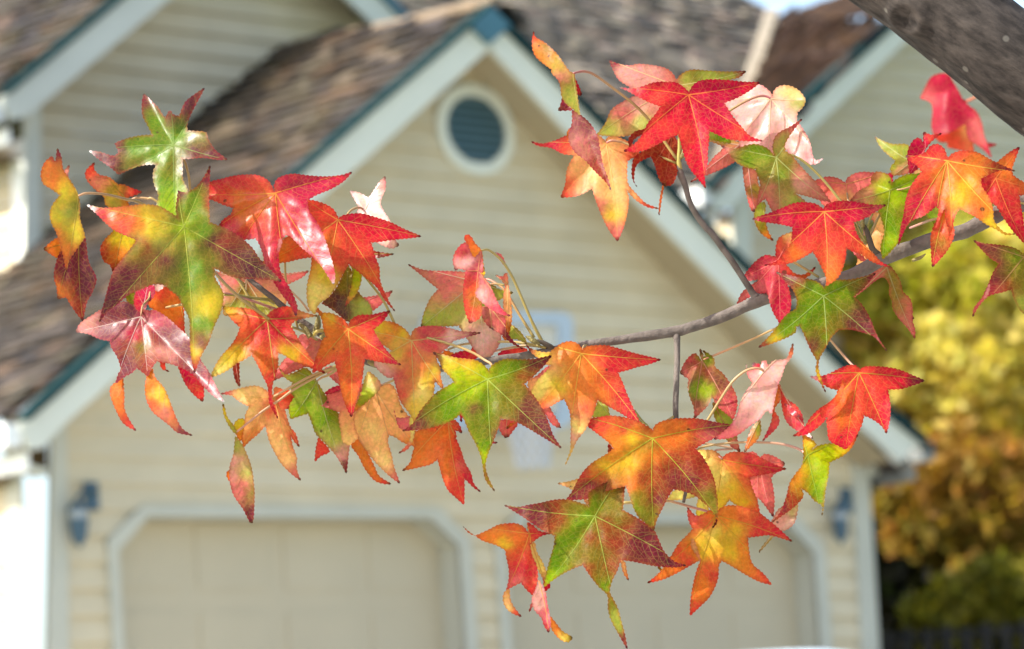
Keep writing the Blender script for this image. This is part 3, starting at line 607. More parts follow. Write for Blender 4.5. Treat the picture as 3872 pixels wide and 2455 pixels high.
# ---- leaf builder
def parse(c, s):
    out = []
    for tk_ in s.split():
        k = ''
        if tk_[0] in 'TtS': k = tk_[0]; tk_ = tk_[1:]
        q = tk_.split(','); x, y = cx_(c, float(q[0]), float(q[1])); out.append((x, y, k, float(q[2]) if len(q) > 2 else 0.0))
    return out
def outline(pts):
    n = len(pts); corners = [i for i in range(n) if pts[i][2]]
    if len(corners) < 2: corners = [0]
    res = []
    for a in range(len(corners)):
        i0 = corners[a]; i1 = corners[(a + 1) % len(corners)]; idx = [i0]
        j = (i0 + 1) % n
        while j != i1: idx.append(j); j = (j + 1) % n
        idx.append(i1); P = [pts[k][:2] for k in idx]
        if len(P) == 2: Q = [np.array(P[0]), np.array(P[1])]
        else: Q = crom(P, 10)
        # resample at tooth spacing
        L = [0]
        for u, v in zip(Q[:-1], Q[1:]): L.append(L[-1] + float(np.hypot(*(np.array(v) - np.array(u)))))
        m_ = max(2, int(L[-1] / 8)); m_ += m_ % 2; T_ = np.linspace(0, L[-1], m_ + 1)[:-1]
        xs = np.interp(T_, L, [q[0] for q in Q]); ys = np.interp(T_, L, [q[1] for q in Q])
        nx = np.gradient(ys) if m_ > 2 else np.zeros(m_); ny = -np.gradient(xs) if m_ > 2 else np.zeros(m_); nn = np.hypot(nx, ny) + 1e-6
        for k in range(m_): res.append((xs[k], ys[k], nx[k] / nn[k], ny[k] / nn[k], 0 if k == 0 else (1 if k % 2 else -1)))
    A = sum(res[i][0] * res[(i + 1) % len(res)][1] - res[(i + 1) % len(res)][0] * res[i][1] for i in range(len(res)))
    sg = 1 if A > 0 else -1
    return [(x + nx * sg * 3.2 * (t > 0), y + ny * sg * 3.2 * (t > 0)) for x, y, nx, ny, t in res]
def inpoly(P, X, Y):
    r = np.zeros(len(X), bool); n = len(P)
    for i in range(n):
        x1, y1 = P[i]; x2, y2 = P[i - 1]
        if y1 == y2: continue
        c = ((y1 > Y) != (y2 > Y)) & (X < (x2 - x1) * (Y - y1) / (y2 - y1) + x1); r ^= c
    return r
def sm(x, y, sc, seed): return noise.noise(Vector((x / sc, y / sc, seed * 7.31)))
LEAFN = [0]; MARG = {}
def leaf(label, c, dz, pieces, pet=None, tilt=(0, .30), under=False, vcol=(196, 172, 70), stemcol=(200, 150, 110), marg=None, gloss=False, noveins=False):
    """pieces: (centre, colour seeds, outline, depth offset cm[, no veins]); all coordinates are photo positions of crop c"""
    LEAFN[0] += 1; sid = LEAFN[0]; rg = random.Random(sid * 13)
    V = []; F = []; MI = []; CC = []
    tx = tilt[0] + rg.uniform(-.12, .12); ty = tilt[1] + rg.uniform(-.08, .08); fold = rg.uniform(.16, .30); lc = cx_(c, *pieces[0][0]); lean = []
    for pi, pc in enumerate(pieces):
        cen = cx_(c, *pc[0]); pts = parse(c, pc[2]); off = pc[3] if len(pc) > 3 else 0.0; O = outline(pts)
        tips = [(p[0], p[1], p[3]) for p in pts if p[2] in 'Tt' and p[2]]; dark = [(p[0], p[1]) for p in pts if p[2] == 'T']
        ribs = [t for t in tips if math.hypot(t[0] - cen[0], t[1] - cen[1]) > 25] or [(cen[0], cen[1] + 60, 0)]
        rx = np.array([t[0] - cen[0] for t in ribs]); ry = np.array([t[1] - cen[1] for t in ribs]); rl_ = np.hypot(rx, ry); rdz = np.array([t[2] for t in ribs]) / 100 / MPP
        ux, uy = rx / rl_, ry / rl_
        def height(X, Y):
            dx, dy = X[:, None] - cen[0], Y[:, None] - cen[1]; al = np.clip(dx * ux + dy * uy, 0, rl_); d = np.hypot(dx - al * ux, dy - al * uy)
            w = 1 / (d + 6) ** 3; w /= w.sum(1, keepdims=True); t = al / rl_
            z = (w * (rdz * t ** 1.6 + 26 * np.sin(t * 2.6 + 1.2 * np.arange(len(ux)) + sid) * t)).sum(1)
            dn_ = (w * d).sum(1); z = z - fold * np.minimum(dn_, 90) * (1 if not under else -1)
            z += tx * (X - lc[0]) * .9 - ty * (Y - lc[1]); r = np.hypot(X - cen[0], Y - cen[1]); z += .00022 * r * r * (1 if sid % 3 else -.6)
            z += np.array([7 * sm(x, y, 55, sid) + 2.0 * sm(x, y, 20, sid + .5) for x, y in zip(X, Y)])
            return z + off / 100 / MPP
        P = np.array(O); x0, y0 = P.min(0); x1, y1 = P.max(0); st = 11.0 if (x1 - x0) * (y1 - y0) > 60000 else 8.0
        gx, gy = np.meshgrid(np.arange(x0, x1, st), np.arange(y0, y1, st * .87)); gx = gx + (np.arange(gx.shape[0]) % 2)[:, None] * st / 2; gx = gx.ravel(); gy = gy.ravel()
        k = inpoly(O, gx, gy); gx, gy = gx[k], gy[k]
        if len(gx):
            D = np.sqrt(((gx[:, None] - P[:, 0]) ** 2 + (gy[:, None] - P[:, 1]) ** 2).min(1)); k = D > st * .5; gx, gy = gx[k], gy[k]
        allp = [Vector(p) for p in O] + [Vector((a, b)) for a, b in zip(gx, gy)]; n = len(O)
        vv, ee, ff, *_ = delaunay_2d_cdt(allp, [(i, (i + 1) % n) for i in range(n)], [tuple(range(n))], 2, 1e-4)
        X = np.array([v.x for v in vv]); Y = np.array([v.y for v in vv]); z = height(X, Y)
        b = len(V); V += [at(x, y, DB + dz / 100 + q * MPP) for x, y, q in zip(X, Y, z)]; F += [tuple(b + i for i in f)[::-1] for f in ff]; MI += [0] * len(ff)
        # pigment
        seeds = []
        for tk_ in pc[1].split(): q = tk_.split(','); sx, sy = cx_(c, float(q[0]), float(q[1])); seeds.append((sx, sy, np.array(srgb(PAL[q[2]]))))
        def pigment_and_light(X, Y):  # seed colours mix leaf tone with painted sheen and a sunlit patch
            wx = X + np.array([20 * sm(x, y, 60, sid + 3) + 12 * sm(x, y, 18, sid + 4) for x, y in zip(X, Y)]); wy = Y + np.array([20 * sm(x, y, 60, sid + 5) + 12 * sm(x, y, 18, sid + 6) for x, y in zip(X, Y)])
            Wt = np.stack([1 / ((wx - s[0]) ** 2 + (wy - s[1]) ** 2 + 500) ** 1.45 for s in seeds], 1); Wt /= Wt.sum(1, keepdims=True); C_ = Wt @ np.array([s[2] for s in seeds])
            bd = np.sqrt(((X[:, None] - P[:, 0]) ** 2 + (Y[:, None] - P[:, 1]) ** 2).min(1))
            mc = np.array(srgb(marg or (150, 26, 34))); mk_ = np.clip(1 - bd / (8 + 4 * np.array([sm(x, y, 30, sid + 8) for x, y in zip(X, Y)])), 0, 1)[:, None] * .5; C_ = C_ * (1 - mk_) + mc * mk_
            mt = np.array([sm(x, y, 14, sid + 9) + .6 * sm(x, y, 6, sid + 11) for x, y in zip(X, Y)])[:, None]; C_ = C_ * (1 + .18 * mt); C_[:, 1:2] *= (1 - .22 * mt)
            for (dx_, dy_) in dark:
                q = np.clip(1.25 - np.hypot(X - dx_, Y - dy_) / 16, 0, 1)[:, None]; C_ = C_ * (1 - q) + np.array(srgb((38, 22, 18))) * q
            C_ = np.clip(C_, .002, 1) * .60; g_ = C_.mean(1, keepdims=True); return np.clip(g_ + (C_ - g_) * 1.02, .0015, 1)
        CC += list(pigment_and_light(X, Y))
        # veins
        if noveins or (len(pc) > 4 and pc[4]): continue
        vc_ = np.array(srgb(vcol)) * .7; lines = []
        for t in range(len(ux)):
            L_ = rl_[t]; m_ = max(4, int(L_ / 9)); s = np.linspace(0, .95, m_); bow = rg.uniform(-.03, .03) * L_
            mx_, my_ = cen[0] + rx[t] * s - uy[t] * bow * np.sin(s * 3.1), cen[1] + ry[t] * s + ux[t] * bow * np.sin(s * 3.1)
            lines.append((mx_, my_, np.linspace(2.4, .6, m_), .58))
            sp = 34; a = 30.0; side = 1
            while a < L_ * .88:
                for sd_ in (1, -1):
                    a2 = a + rg.uniform(-6, 6) + (sp / 2 if sd_ < 0 else 0); sx, sy = cen[0] + ux[t] * a2, cen[1] + uy[t] * a2; an = math.atan2(uy[t], ux[t]) + sd_ * rg.uniform(.80, .98); px_, py_ = [sx], [sy]
                    ln = (20 + .34 * min(a2, L_ - a2) + 20) * 1.1
                    for q in range(int(ln / 7)): an -= sd_ * .045; px_.append(px_[-1] + 7 * math.cos(an)); py_.append(py_[-1] + 7 * math.sin(an))
                    px_ = np.array(px_); py_ = np.array(py_)
                    # stay on this lobe
                    dx, dy = px_[:, None] - cen[0], py_[:, None] - cen[1]; al = np.clip(dx * ux + dy * uy, 0, rl_); d = np.hypot(dx - al * ux, dy - al * uy); ok = d.argmin(1) == t; ok[0] = True
                    cut = len(px_) if ok.all() else int(np.argmin(ok)); px_, py_ = px_[:cut], py_[:cut]
                    if cut > 2: lines.append((px_, py_, np.linspace(.85, .4, cut), .26))
                a += sp
        for lx, ly, lw, mxv in lines:
            ok = inpoly(O, lx, ly); ok[0] = True
            cut = len(lx) if ok.all() else int(np.argmin(ok)); lx, ly, lw = lx[:cut], ly[:cut], lw[:cut]
            if cut < 3: continue
            gx_ = np.gradient(lx); gy_ = np.gradient(ly); g = np.hypot(gx_, gy_) + 1e-9; nx, ny = -gy_ / g, gx_ / g
            z0 = height(lx, ly); zl = height(lx + nx * lw, ly + ny * lw); zr = height(lx - nx * lw, ly - ny * lw); b = len(V); up_ = 1.6; vcl = vc_ * mxv + pigment_and_light(lx, ly) * (1 - mxv)
            for i in range(cut):
                V.append(at(lx[i] + nx[i] * lw[i], ly[i] + ny[i] * lw[i], DB + dz / 100 + (min(zl[i], z0[i]) - .6) * MPP)); V.append(at(lx[i], ly[i], DB + dz / 100 + (z0[i] - up_ * (lw[i] * .5 + .4)) * MPP)); V.append(at(lx[i] - nx[i] * lw[i], ly[i] - ny[i] * lw[i], DB + dz / 100 + (min(zr[i], z0[i]) - .6) * MPP)); CC += [vcl[i]] * 3
            for i in range(cut - 1):
                for e in (0, 1): F.append((b + 3 * i + e, b + 3 * i + e + 1, b + 3 * i + 4 + e, b + 3 * i + 3 + e)); MI.append(1)
    o = mesh('leaf', V, F, None, tree_, True, [M_GLOSSY if gloss else M_LEAF, M_VEIN], MI); setcol(o, np.array(CC)); o['label'] = label
    if pet:
        pts_ = []; n = len(pet) - 1
        for i, q in enumerate(pet[:-1] if isinstance(pet[-1], dict) else pet):
            x, y = cx_(c, q[0], q[1]); pts_.append([x, y, q[2] if len(q) > 2 else 4.2, q[3] if len(q) > 3 else None])
        k = len(pts_)
        for i, q in enumerate(pts_):
            if q[3] is None: t = i / (k - 1); q[3] = (dz + .5) * (1 - t) + 1.8 * t
        pb = MB(); Q = crom(pts_, 6); pb.tube([at(q[0], q[1], DB + q[3] / 100) for q in Q], [q[2] * DB / FPX for q in Q], 8); pp = pb.make('petiole', M_STEM, o, True)
        a = np.array(srgb(stemcol)) * .6; b2 = np.array(srgb((185, 165, 90))) * .6; tt = np.linspace(0, 1, len(Q)); setcol(pp, np.repeat(a * (1 - tt[:, None]) + b2 * tt[:, None], 8, 0))
    return o
def leafs(label, c, dz, pieces, pet=None, **k):
    for i, q in enumerate(pieces): leaf(label, c, dz, [q], pet if i == 0 else None, **k)
leaf('green and purple star leaf standing topmost at the far left', 'A', -1, [
 ((1212, 540), '1080,350,g 980,180,m 1150,300,m 1240,480,g 1330,200,m 1420,480,w 1560,600,m 1150,900,g 1200,1000,G 1180,700,w 900,560,g 750,560,m 700,700,m 900,700,w 1100,620,g 570,600,M 1400,600,m',
  'T968,118,2 1040,190 1085,235 1120,290 S1150,325 1165,280 t1190,258 1205,290 S1262,308 1290,230 1330,170 T1470,70,3 1400,200 1350,300 1325,370 S1325,425 1400,430 1480,440 1500,500 1560,590 T1660,665,-1 1560,660 1450,645 1340,655 S1285,655 1285,740 1290,830 1330,930 1290,1040 t1230,1190,-2 1130,1130 1075,1040 1090,960 1050,850 1048,760 S1078,700 980,705 880,730 t760,785 700,730 600,660 T515,590,1 600,600 690,630 S730,632 760,600 735,540 740,525 850,485 950,465 S1040,460 1000,380 960,300 955,200')],
 [(1212, 560, 3, -.6), (1290, 640, 5, 0), (1335, 780, 5, 0), (1350, 920, 5, .5), (1370, 1100, 5, 1.5), (1500, 1500, 5, 3)], tilt=(-.12,.30), gloss=True, vcol=(150, 170, 90))
leaf('folded yellow and orange leaf hanging at the left end above a maroon lobe', 'A', -3, [
 ((428, 962), '180,750,o 230,850,o 300,950,y 330,1100,v 250,1150,y 400,1250,y 340,1450,o 400,1050,w 260,620,m 230,1300,o',
  'T255,568,1 285,640 300,740 350,820 400,900 428,962 440,1050 440,1150 480,1290 470,1320 400,1420 350,1500 T330,1590 300,1440 250,1270 205,1180 195,1100 220,1030 S280,955 200,900 140,860 120,780 150,690 S210,635 240,680'),
 ((430, 1270), '430,1500,m 300,1560,m 280,1760,o 500,1700,m 460,1900,b 540,1650,M', 't430,1270 480,1300 510,1500 560,1600 575,1660 540,1760 500,1830 480,1910 T465,1995 400,1910 330,1800 S325,1795 T258,1812 250,1710 230,1640 240,1540 290,1410', 1.2),
 ((290, 1360), '200,1380,o 260,1440,o', 'T140,1400 220,1330 280,1305 295,1370 265,1470 200,1440', 2.0),
 ((350, 830), '340,780,p', 'T355,705 340,820 370,880 315,770', .8, True)],
 [(428, 962, 4, -3.2), (500, 940, 5, -3), (650, 950, 5, -2), (800, 985, 5.5, 0), (960, 1030, 6, 2), (1300, 1250, 6, 3), (1800, 1700, 6, 3)], gloss=True, tilt=(.2,.2))
leaf('curled orange leaf behind the big green star leaf at far left', 'A', 2.5, [
 ((840, 1010), '540,760,R 600,850,S 700,900,w 860,930,R 920,920,r 760,1000,v 800,1050,o', 'T562,684,-1 555,740 600,790 680,810 S755,870 800,870 870,900 T957,930 880,960 830,985 850,1100 700,1060 650,1030 640,970 560,900 500,830 490,760'),
 ((840, 1060), '640,1450,b 620,1380,b 800,1320,y 760,1450,o 850,1250,y 720,1550,b', '840,1040 900,1330 850,1420 780,1500 T722,1592 690,1530 640,1500 610,1400 650,1320 720,1240 700,1120 760,1060', .8)],
 [(840, 1010, 4), (900, 980, 4.5), (1000, 985, 5), (1080, 1010, 5), (1500, 1300, 5), (1900, 1900, 5)], tilt=(.3, .2))
leaf('largest leaf, green turning maroon with a white sheen, at the left', 'A', -5, [
 ((1300, 1215), '520,1050,m 620,1120,r 800,1200,R 700,1080,o 1000,1150,y 1050,1260,y 950,1200,o 1250,1130,w 1300,1215,G 1400,1000,g 1350,1100,g 1490,800,m 1500,1000,b 1250,960,m 1450,1250,g 1550,1350,m 1700,1450,m 1850,1550,M 1650,1330,b 1480,1450,w 1380,1550,g 1500,1850,y 1350,1700,g 1450,2020,g 1440,2180,m 1385,2250,y 1385,2350,r 1250,1650,w 1150,1500,m 1000,1380,b 900,1400,w 850,1600,m 700,1750,m 1080,1330,v 640,1900,M',
  'T497,1035,1 600,1060 720,1060 850,1045 950,1035 1080,1045 1170,1090 S1245,1140 1235,1060 T1255,905,1 1290,935 1330,930 1400,890 1470,800 T1515,708,2 1505,900 1505,1050 S1510,1180 1560,1200 1700,1260 1850,1380 1920,1480 2000,1560 T2105,1668,-1 1980,1650 1880,1645 1750,1640 1650,1610 1580,1570 S1550,1560 1555,1640 1600,1720 1625,1790 1600,1920 1550,2030 1500,2170 1440,2280 T1385,2425,-3 1355,2250 1350,2100 1345,1980 1290,1870 1250,1790 1180,1735 S1155,1700 1060,1688 950,1730 850,1770 740,1860 680,1900 T600,2005,-4 640,1850 680,1700 720,1580 780,1500 850,1410 S915,1325 850,1300 780,1270 720,1240 650,1180 570,1100'),
 ((1080, 1720), '1120,1690,P', '1060,1720 1070,1690 T1195,1675 1150,1700 1080,1750', .3, True)],
 [(1300, 1215, 4), (1400, 1400, 5), (1700, 1750, 6), (2100, 2050, 6)], tilt=(-.02,.30), gloss=True, vcol=(190, 190, 80))
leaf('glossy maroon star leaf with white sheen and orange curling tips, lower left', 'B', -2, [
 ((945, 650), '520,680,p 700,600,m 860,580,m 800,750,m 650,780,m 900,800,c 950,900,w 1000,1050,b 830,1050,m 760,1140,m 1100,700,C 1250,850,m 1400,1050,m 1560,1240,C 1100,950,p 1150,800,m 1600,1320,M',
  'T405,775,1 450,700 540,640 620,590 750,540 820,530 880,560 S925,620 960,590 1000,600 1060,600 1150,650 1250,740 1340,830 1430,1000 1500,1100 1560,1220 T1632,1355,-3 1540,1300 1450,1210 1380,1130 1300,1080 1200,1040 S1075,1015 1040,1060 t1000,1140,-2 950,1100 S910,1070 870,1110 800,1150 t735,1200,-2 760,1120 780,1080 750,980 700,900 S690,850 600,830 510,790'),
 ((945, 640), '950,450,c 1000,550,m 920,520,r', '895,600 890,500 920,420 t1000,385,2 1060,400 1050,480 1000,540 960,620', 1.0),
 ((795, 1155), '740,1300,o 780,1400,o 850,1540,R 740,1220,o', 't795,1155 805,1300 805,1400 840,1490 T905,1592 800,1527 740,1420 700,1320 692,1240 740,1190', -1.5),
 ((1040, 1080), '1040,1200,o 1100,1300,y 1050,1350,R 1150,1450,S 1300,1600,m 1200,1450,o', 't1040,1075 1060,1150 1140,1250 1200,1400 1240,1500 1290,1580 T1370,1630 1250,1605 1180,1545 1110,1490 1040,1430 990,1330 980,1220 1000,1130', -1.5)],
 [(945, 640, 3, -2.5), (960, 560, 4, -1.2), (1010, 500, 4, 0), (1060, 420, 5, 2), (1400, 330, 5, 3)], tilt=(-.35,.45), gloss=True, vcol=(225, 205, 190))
leaf('orange leaf behind the maroon star leaf, its red tips below it', 'B', 4, [
 ((1275, 555), '1100,480,R 1200,600,o 1280,750,R 1050,540,o', '1050,430 1150,400 1230,460 1290,560 1300,700 1305,780 t1340,850 1200,700 1100,620 1010,560 1020,500'),
 ((1270, 1050), '1330,1150,c 1400,1250,R 1440,1230,r', 't1250,1060 1380,1120 1450,1200 1462,1280 T1455,1352 1380,1290 1310,1200', .3),
 ((1110, 1000), '1130,1060,R', 't1100,1000 1140,1030 1145,1080 T1180,1104 1120,1080 1105,1040', .3, True),
 ((860, 470), '860,500,w', '810,470 890,440 880,560 t850,600 840,540', .3, True)],
 [(1060, 600, 4), (1150, 575, 4.5), (1280, 550, 5), (1600, 500, 5)], vcol=(226, 190, 80))
leaf('bright red star leaf with a pink sheen at upper left centre', 'C', -1, [
 ((745, 285), '300,200,r 450,200,r 560,250,R 450,320,o 300,340,R 640,350,o 500,480,o 330,560,r 400,620,c 560,640,r 640,550,R 700,750,r 720,450,R 850,450,r 800,200,c 950,250,C 1100,220,c 1300,160,r 900,400,C 1000,600,C 1150,800,c 1210,960,r 850,1050,r 700,920,r 900,1200,r 950,330,c',
  't130,290,1 200,200 300,170 400,145 500,135 600,140 680,180 715,230 S737,275 735,220 760,170 820,140 900,128 1000,140 1150,150 1280,140 T1378,110,1.5 1300,190 1200,250 1080,300 S1005,345 1020,430 1080,520 1130,610 1180,750 1215,870 1235,960 T1225,1038,-3 1180,970 1120,880 1020,780 960,730 900,670 870,640 S830,628 800,665 775,740 770,830 790,950 850,1050 900,1150 925,1230 T915,1300,-2 860,1200 800,1120 740,1030 700,940 660,860 640,780 610,700 S580,655 530,665 t470,668 400,640 330,590 T275,560,1 310,510 350,480 380,460 S400,405 330,385 250,350 200,330'),
 ((755, 800), '780,720,p 800,800,r', '775,660 800,680 765,790 t750,830', -1, True)],
 [(745, 285, 4), (800, 450, 4.5, 2), (815, 650, 4.5, 2.4), (822, 800, 4.5, 2.4), (838, 1050, 4.5, 2.5), (930, 1400, 5, 3)], tilt=(-.12,.26), gloss=True, vcol=(232, 165, 50), stemcol=(215, 170, 110))
leaf('red star leaf with a pale yellow lower lobe, beside the bright red star', 'C', 2, [
 ((1260, 505), '1100,400,R 1200,450,R 1400,550,r 1550,580,r 1750,620,r 1350,500,c 1450,750,R 1550,850,r 1500,950,o 1600,1050,R 1350,750,R 1250,850,R 1150,950,y 1080,1100,Y 1100,1200,Y 950,800,R 800,800,o 1150,650,o 1100,560,R',
  't1000,340 1080,352 1170,385 1230,430 S1265,498 1290,475 1350,460 1450,455 1550,480 1700,530 1800,580 T1948,642,-1 1850,655 1700,670 1600,685 S1530,690 1550,750 1570,820 1600,900 1605,1000 1640,1100 1680,1180 T1732,1262,-2 1660,1180 1580,1060 1500,990 1440,940 1390,900 S1350,868 1300,950 1270,1010 1230,1080 1170,1150 1100,1200 t1070,1285,-2 1020,1230 1005,1130 1010,1030 1040,900 S1045,812 950,825 850,850 770,860 t630,868,1 700,780 780,700 850,640 950,550 1020,480')],
 [(1260, 505, 3), (1350, 850, 4, 3), (1470, 960, 5, 2.8), (1560, 1070, 5, 2.6), (1640, 1180, 5, 2), (1720, 1345, 5.5, 2), (1850, 1650, 5, 2.5)], tilt=(.1, .22), vcol=(230, 175, 70), stemcol=(190, 170, 80))
leaf('pale pinkish white glossy leaf behind the red star leaf', 'C', 5, [
 ((1480, 430), '1630,200,p 1580,330,P 1420,310,P 1600,450,P 1680,650,P 1500,480,P', 'T1650,145,1 1650,250 1610,360 1640,440 1690,520 1720,650 T1765,715 1700,740 1620,710 1590,690 1500,600 1430,460 1430,400 1400,340 T1357,265 1450,290 S1512,330 1560,260 1600,200')],
 [(1480, 425, 4), (1440, 405, 4.5), (1390, 415, 4.5), (1340, 460, 4.5), (1280, 600, 5), (1100, 1200, 5, 3)], tilt=(-.5,.5), gloss=True, vcol=(240, 215, 190), under=True)
leaf('dark glossy maroon and green leaf with a yellow curl, under the red star leaf', 'C', 3.2, [
 ((1340, 930), '1250,1150,M 1300,1050,w 1350,1100,m 1450,1200,v 1400,1000,w 1300,1280,M 1500,1250,v', '1340,870 1380,950 1400,1050 1450,1130 1520,1200 1540,1280 1450,1290 t1350,1345 1250,1270 1180,1220 1130,1190 1200,1130 1260,1050 1300,960'),
 ((1400, 890), '1400,1000,G 1370,1120,y 1330,1200,R', 't1375,880 1450,950 1440,1050 1400,1130 T1312,1228 1360,1100 1380,1000', -1.2),
 ((1540, 790), '1640,800,b 1580,790,b', 't1540,760 1640,780 T1724,786 1650,806 1575,815', .5)],
 None, tilt=(-.2,.3), gloss=True, vcol=(170, 170, 90))
leaf('dull rose leaf tip pointing right behind the maroon leaf', 'C', 5, [((1480, 1180), '1640,1150,s 1560,1200,s', 'T1712,1088 1660,1160 1540,1255 1500,1200 t1460,1150 1580,1130')], None, vcol=(205, 140, 120))
leaf('olive and rose leaf seen from below behind the big green star', 'C', 6.5, [
 ((505, 1000), '350,1000,S 300,1150,S 500,1100,w 650,1200,v 420,1250,v 750,1050,S 950,960,s 450,970,s 600,1020,S', 't240,930 400,960 505,985 650,950 840,950 930,940 T1022,925 960,980 860,1030 S820,1060 830,1200 780,1250 t720,1330 650,1290 550,1300 t480,1400 400,1310 t320,1290 300,1150 300,1050')],
 None, vcol=(205, 195, 150), under=True)
leaf('red and gold star leaf at lower left centre', 'D', 1.2, [
 ((677, 235), '330,150,y 450,190,o 380,250,R 560,220,R 620,300,r 520,380,R 350,580,y 280,650,Y 450,500,y 420,420,R 600,450,r 700,350,c 800,200,c 860,160,R 1000,200,k 780,300,r 850,400,c 950,550,R 820,500,y 880,545,y 1080,640,R 680,550,R 600,500,o 690,700,r 650,600,o 720,900,r 740,480,r',
  'T308,130,1 400,138 500,145 580,165 640,190 S670,218 700,180 760,145 850,130 910,150 1000,185 T1098,208,1.5 1030,215 940,235 S905,245 870,290 900,340 950,430 1000,500 1040,560 1100,620 T1157,682,-1 1050,640 950,600 880,570 820,530 S765,510 765,600 750,680 720,770 715,850 725,930 T767,1057,-3 700,940 690,850 680,780 640,700 600,610 S550,525 480,570 420,600 370,640 300,680 T203,720,-1 250,620 300,540 380,450 430,370 S455,300 420,270 380,230 350,190')],
 [(677, 235, 3, 1.6), (700, 150, 4, 2.5), (560, 80, 4, 2.5), (320, 20, 4, 3)], tilt=(0, .25), vcol=(190, 180, 70))
leaf('orange and red star leaf in the centre left cluster, upper lobe curled', 'D', -1.8, [
 ((1345, 315), '1100,170,o 1200,220,y 1180,300,o 1300,250,R 1250,330,o 1450,230,r 1620,200,r 1500,330,R 1650,450,c 1740,590,c 1550,500,R 1450,420,o 1400,500,R 1300,450,o 1130,480,o 1080,630,R 1350,650,o 1400,750,R 1350,880,o 1370,1000,r 1280,620,R 1320,780,o',
  'T1045,136,2 1090,140 1130,180 1200,185 1260,210 1310,240 S1347,290 1370,240 1430,205 1530,200 1620,180 T1692,163,1 1640,240 1600,280 S1550,320 1600,410 1650,480 1720,560 T1782,612,-1 1700,600 1600,585 1540,570 S1480,560 1470,640 1460,720 1440,800 1410,900 1390,990 T1370,1043,-2 1320,930 1290,830 1270,720 1250,640 S1235,580 1190,600 1120,640 t1050,678,-1 1070,580 1110,470 1130,410 S1165,380 1150,340 1140,300 1130,240 1105,190')],
 [(1345, 330, 3, 1), (1150, 320, 4.5, 2), (1090, 335, 5, 2), (1060, 370, 6, 3)], tilt=(.05, .28), vcol=(205, 175, 60))
leaf('gold and red leaf with a pale pink right lobe, centre of the cluster', 'E', 1.6, [
 ((340, 1065), '80,960,y 200,940,o 260,1020,y 120,1040,o 450,1000,c 560,980,r 650,1010,P 750,1010,p 860,1010,m 500,1120,r 350,1150,R 280,1200,o 200,1180,y 80,1300,P 150,1330,p 250,1350,r 350,1350,o 450,1400,y 400,1600,y 450,1250,o 520,1320,y 560,1400,o 270,1500,R 420,1520,Y',
  't-10,985,1 60,920 120,905 200,920 270,960 310,1000 S335,1045 350,990 400,955 520,945 640,960 750,990 T914,1000,1 830,1025 740,1050 680,1070 650,1110 600,1150 S570,1185 545,1220 575,1290 580,1370 t612,1482,-1 565,1430 S530,1390 525,1480 500,1560 440,1650 t368,1745,-2 330,1672 250,1562 210,1432 S190,1362 150,1370 80,1320 t30,1260,-1 60,1210 120,1200 S180,1150 140,1120 90,1090 20,1050'),
 ((360, 1700), '360,1750,Y 340,1880,Y 290,1960,R', 't375,1640 395,1710 370,1800 350,1890 305,1960 T232,1996 300,1930 335,1850 325,1720', .4),
 ((215, 1750), '270,1750,s', 't195,1635 215,1700 300,1700 330,1690 320,1800 240,1780', 1.2, True)],
 [(340, 1075, 3, 2), (200, 1150, 3, 3), (0, 1250, 4, 3)], tilt=(-.05,.28), gloss=True, vcol=(222, 205, 120))
leaf('bright green star leaf with maroon tips at the centre', 'F', -4, [
 ((967, 512), '560,330,m 650,370,y 800,370,o 820,420,y 750,480,G 900,450,G 700,600,G 620,640,g 850,600,G 560,700,w 500,800,w 400,860,m 300,920,M 640,800,g 720,750,g 860,740,m 950,650,g 950,800,g 1000,900,w 1030,950,m 960,1050,g 930,1150,G 980,1330,w 1060,600,w 1100,480,g 1200,400,g 1350,370,m 1460,335,M 1250,480,b 1150,560,w 1200,650,w 1300,700,m 1400,900,m 1500,1020,M 1250,800,m 1100,750,w',  # brighter green seeds paint in the sunlit part of the leaf
  'T517,288,1 570,300 640,320 720,338 800,345 880,360 940,400 S978,442 1000,400 1050,370 1120,345 1250,350 1380,340 T1497,316,1 1430,400 1380,450 1340,490 S1268,550 1310,600 1370,680 1420,760 1450,820 1480,900 1510,980 T1578,1082,-2 1480,1020 1380,960 1280,900 1200,860 1140,845 S1075,835 1060,900 1030,980 1000,1050 965,1140 948,1230 975,1330 T1028,1437,-2 955,1345 930,1230 915,1150 870,1040 820,950 790,880 S750,790 690,840 600,880 520,905 450,920 T263,938,-1 350,880 400,800 440,740 500,670 550,620 600,590 S695,535 650,480 600,430 570,360')],
 [(985, 500, 3, -3), (1005, 400, 4, -1), (940, 350, 5, 0), (830, 285, 5, .5), (650, 218, 5, 1), (400, 150, 5, 2)], tilt=(.0, .34), vcol=(175, 190, 80), stemcol=(220, 165, 120))
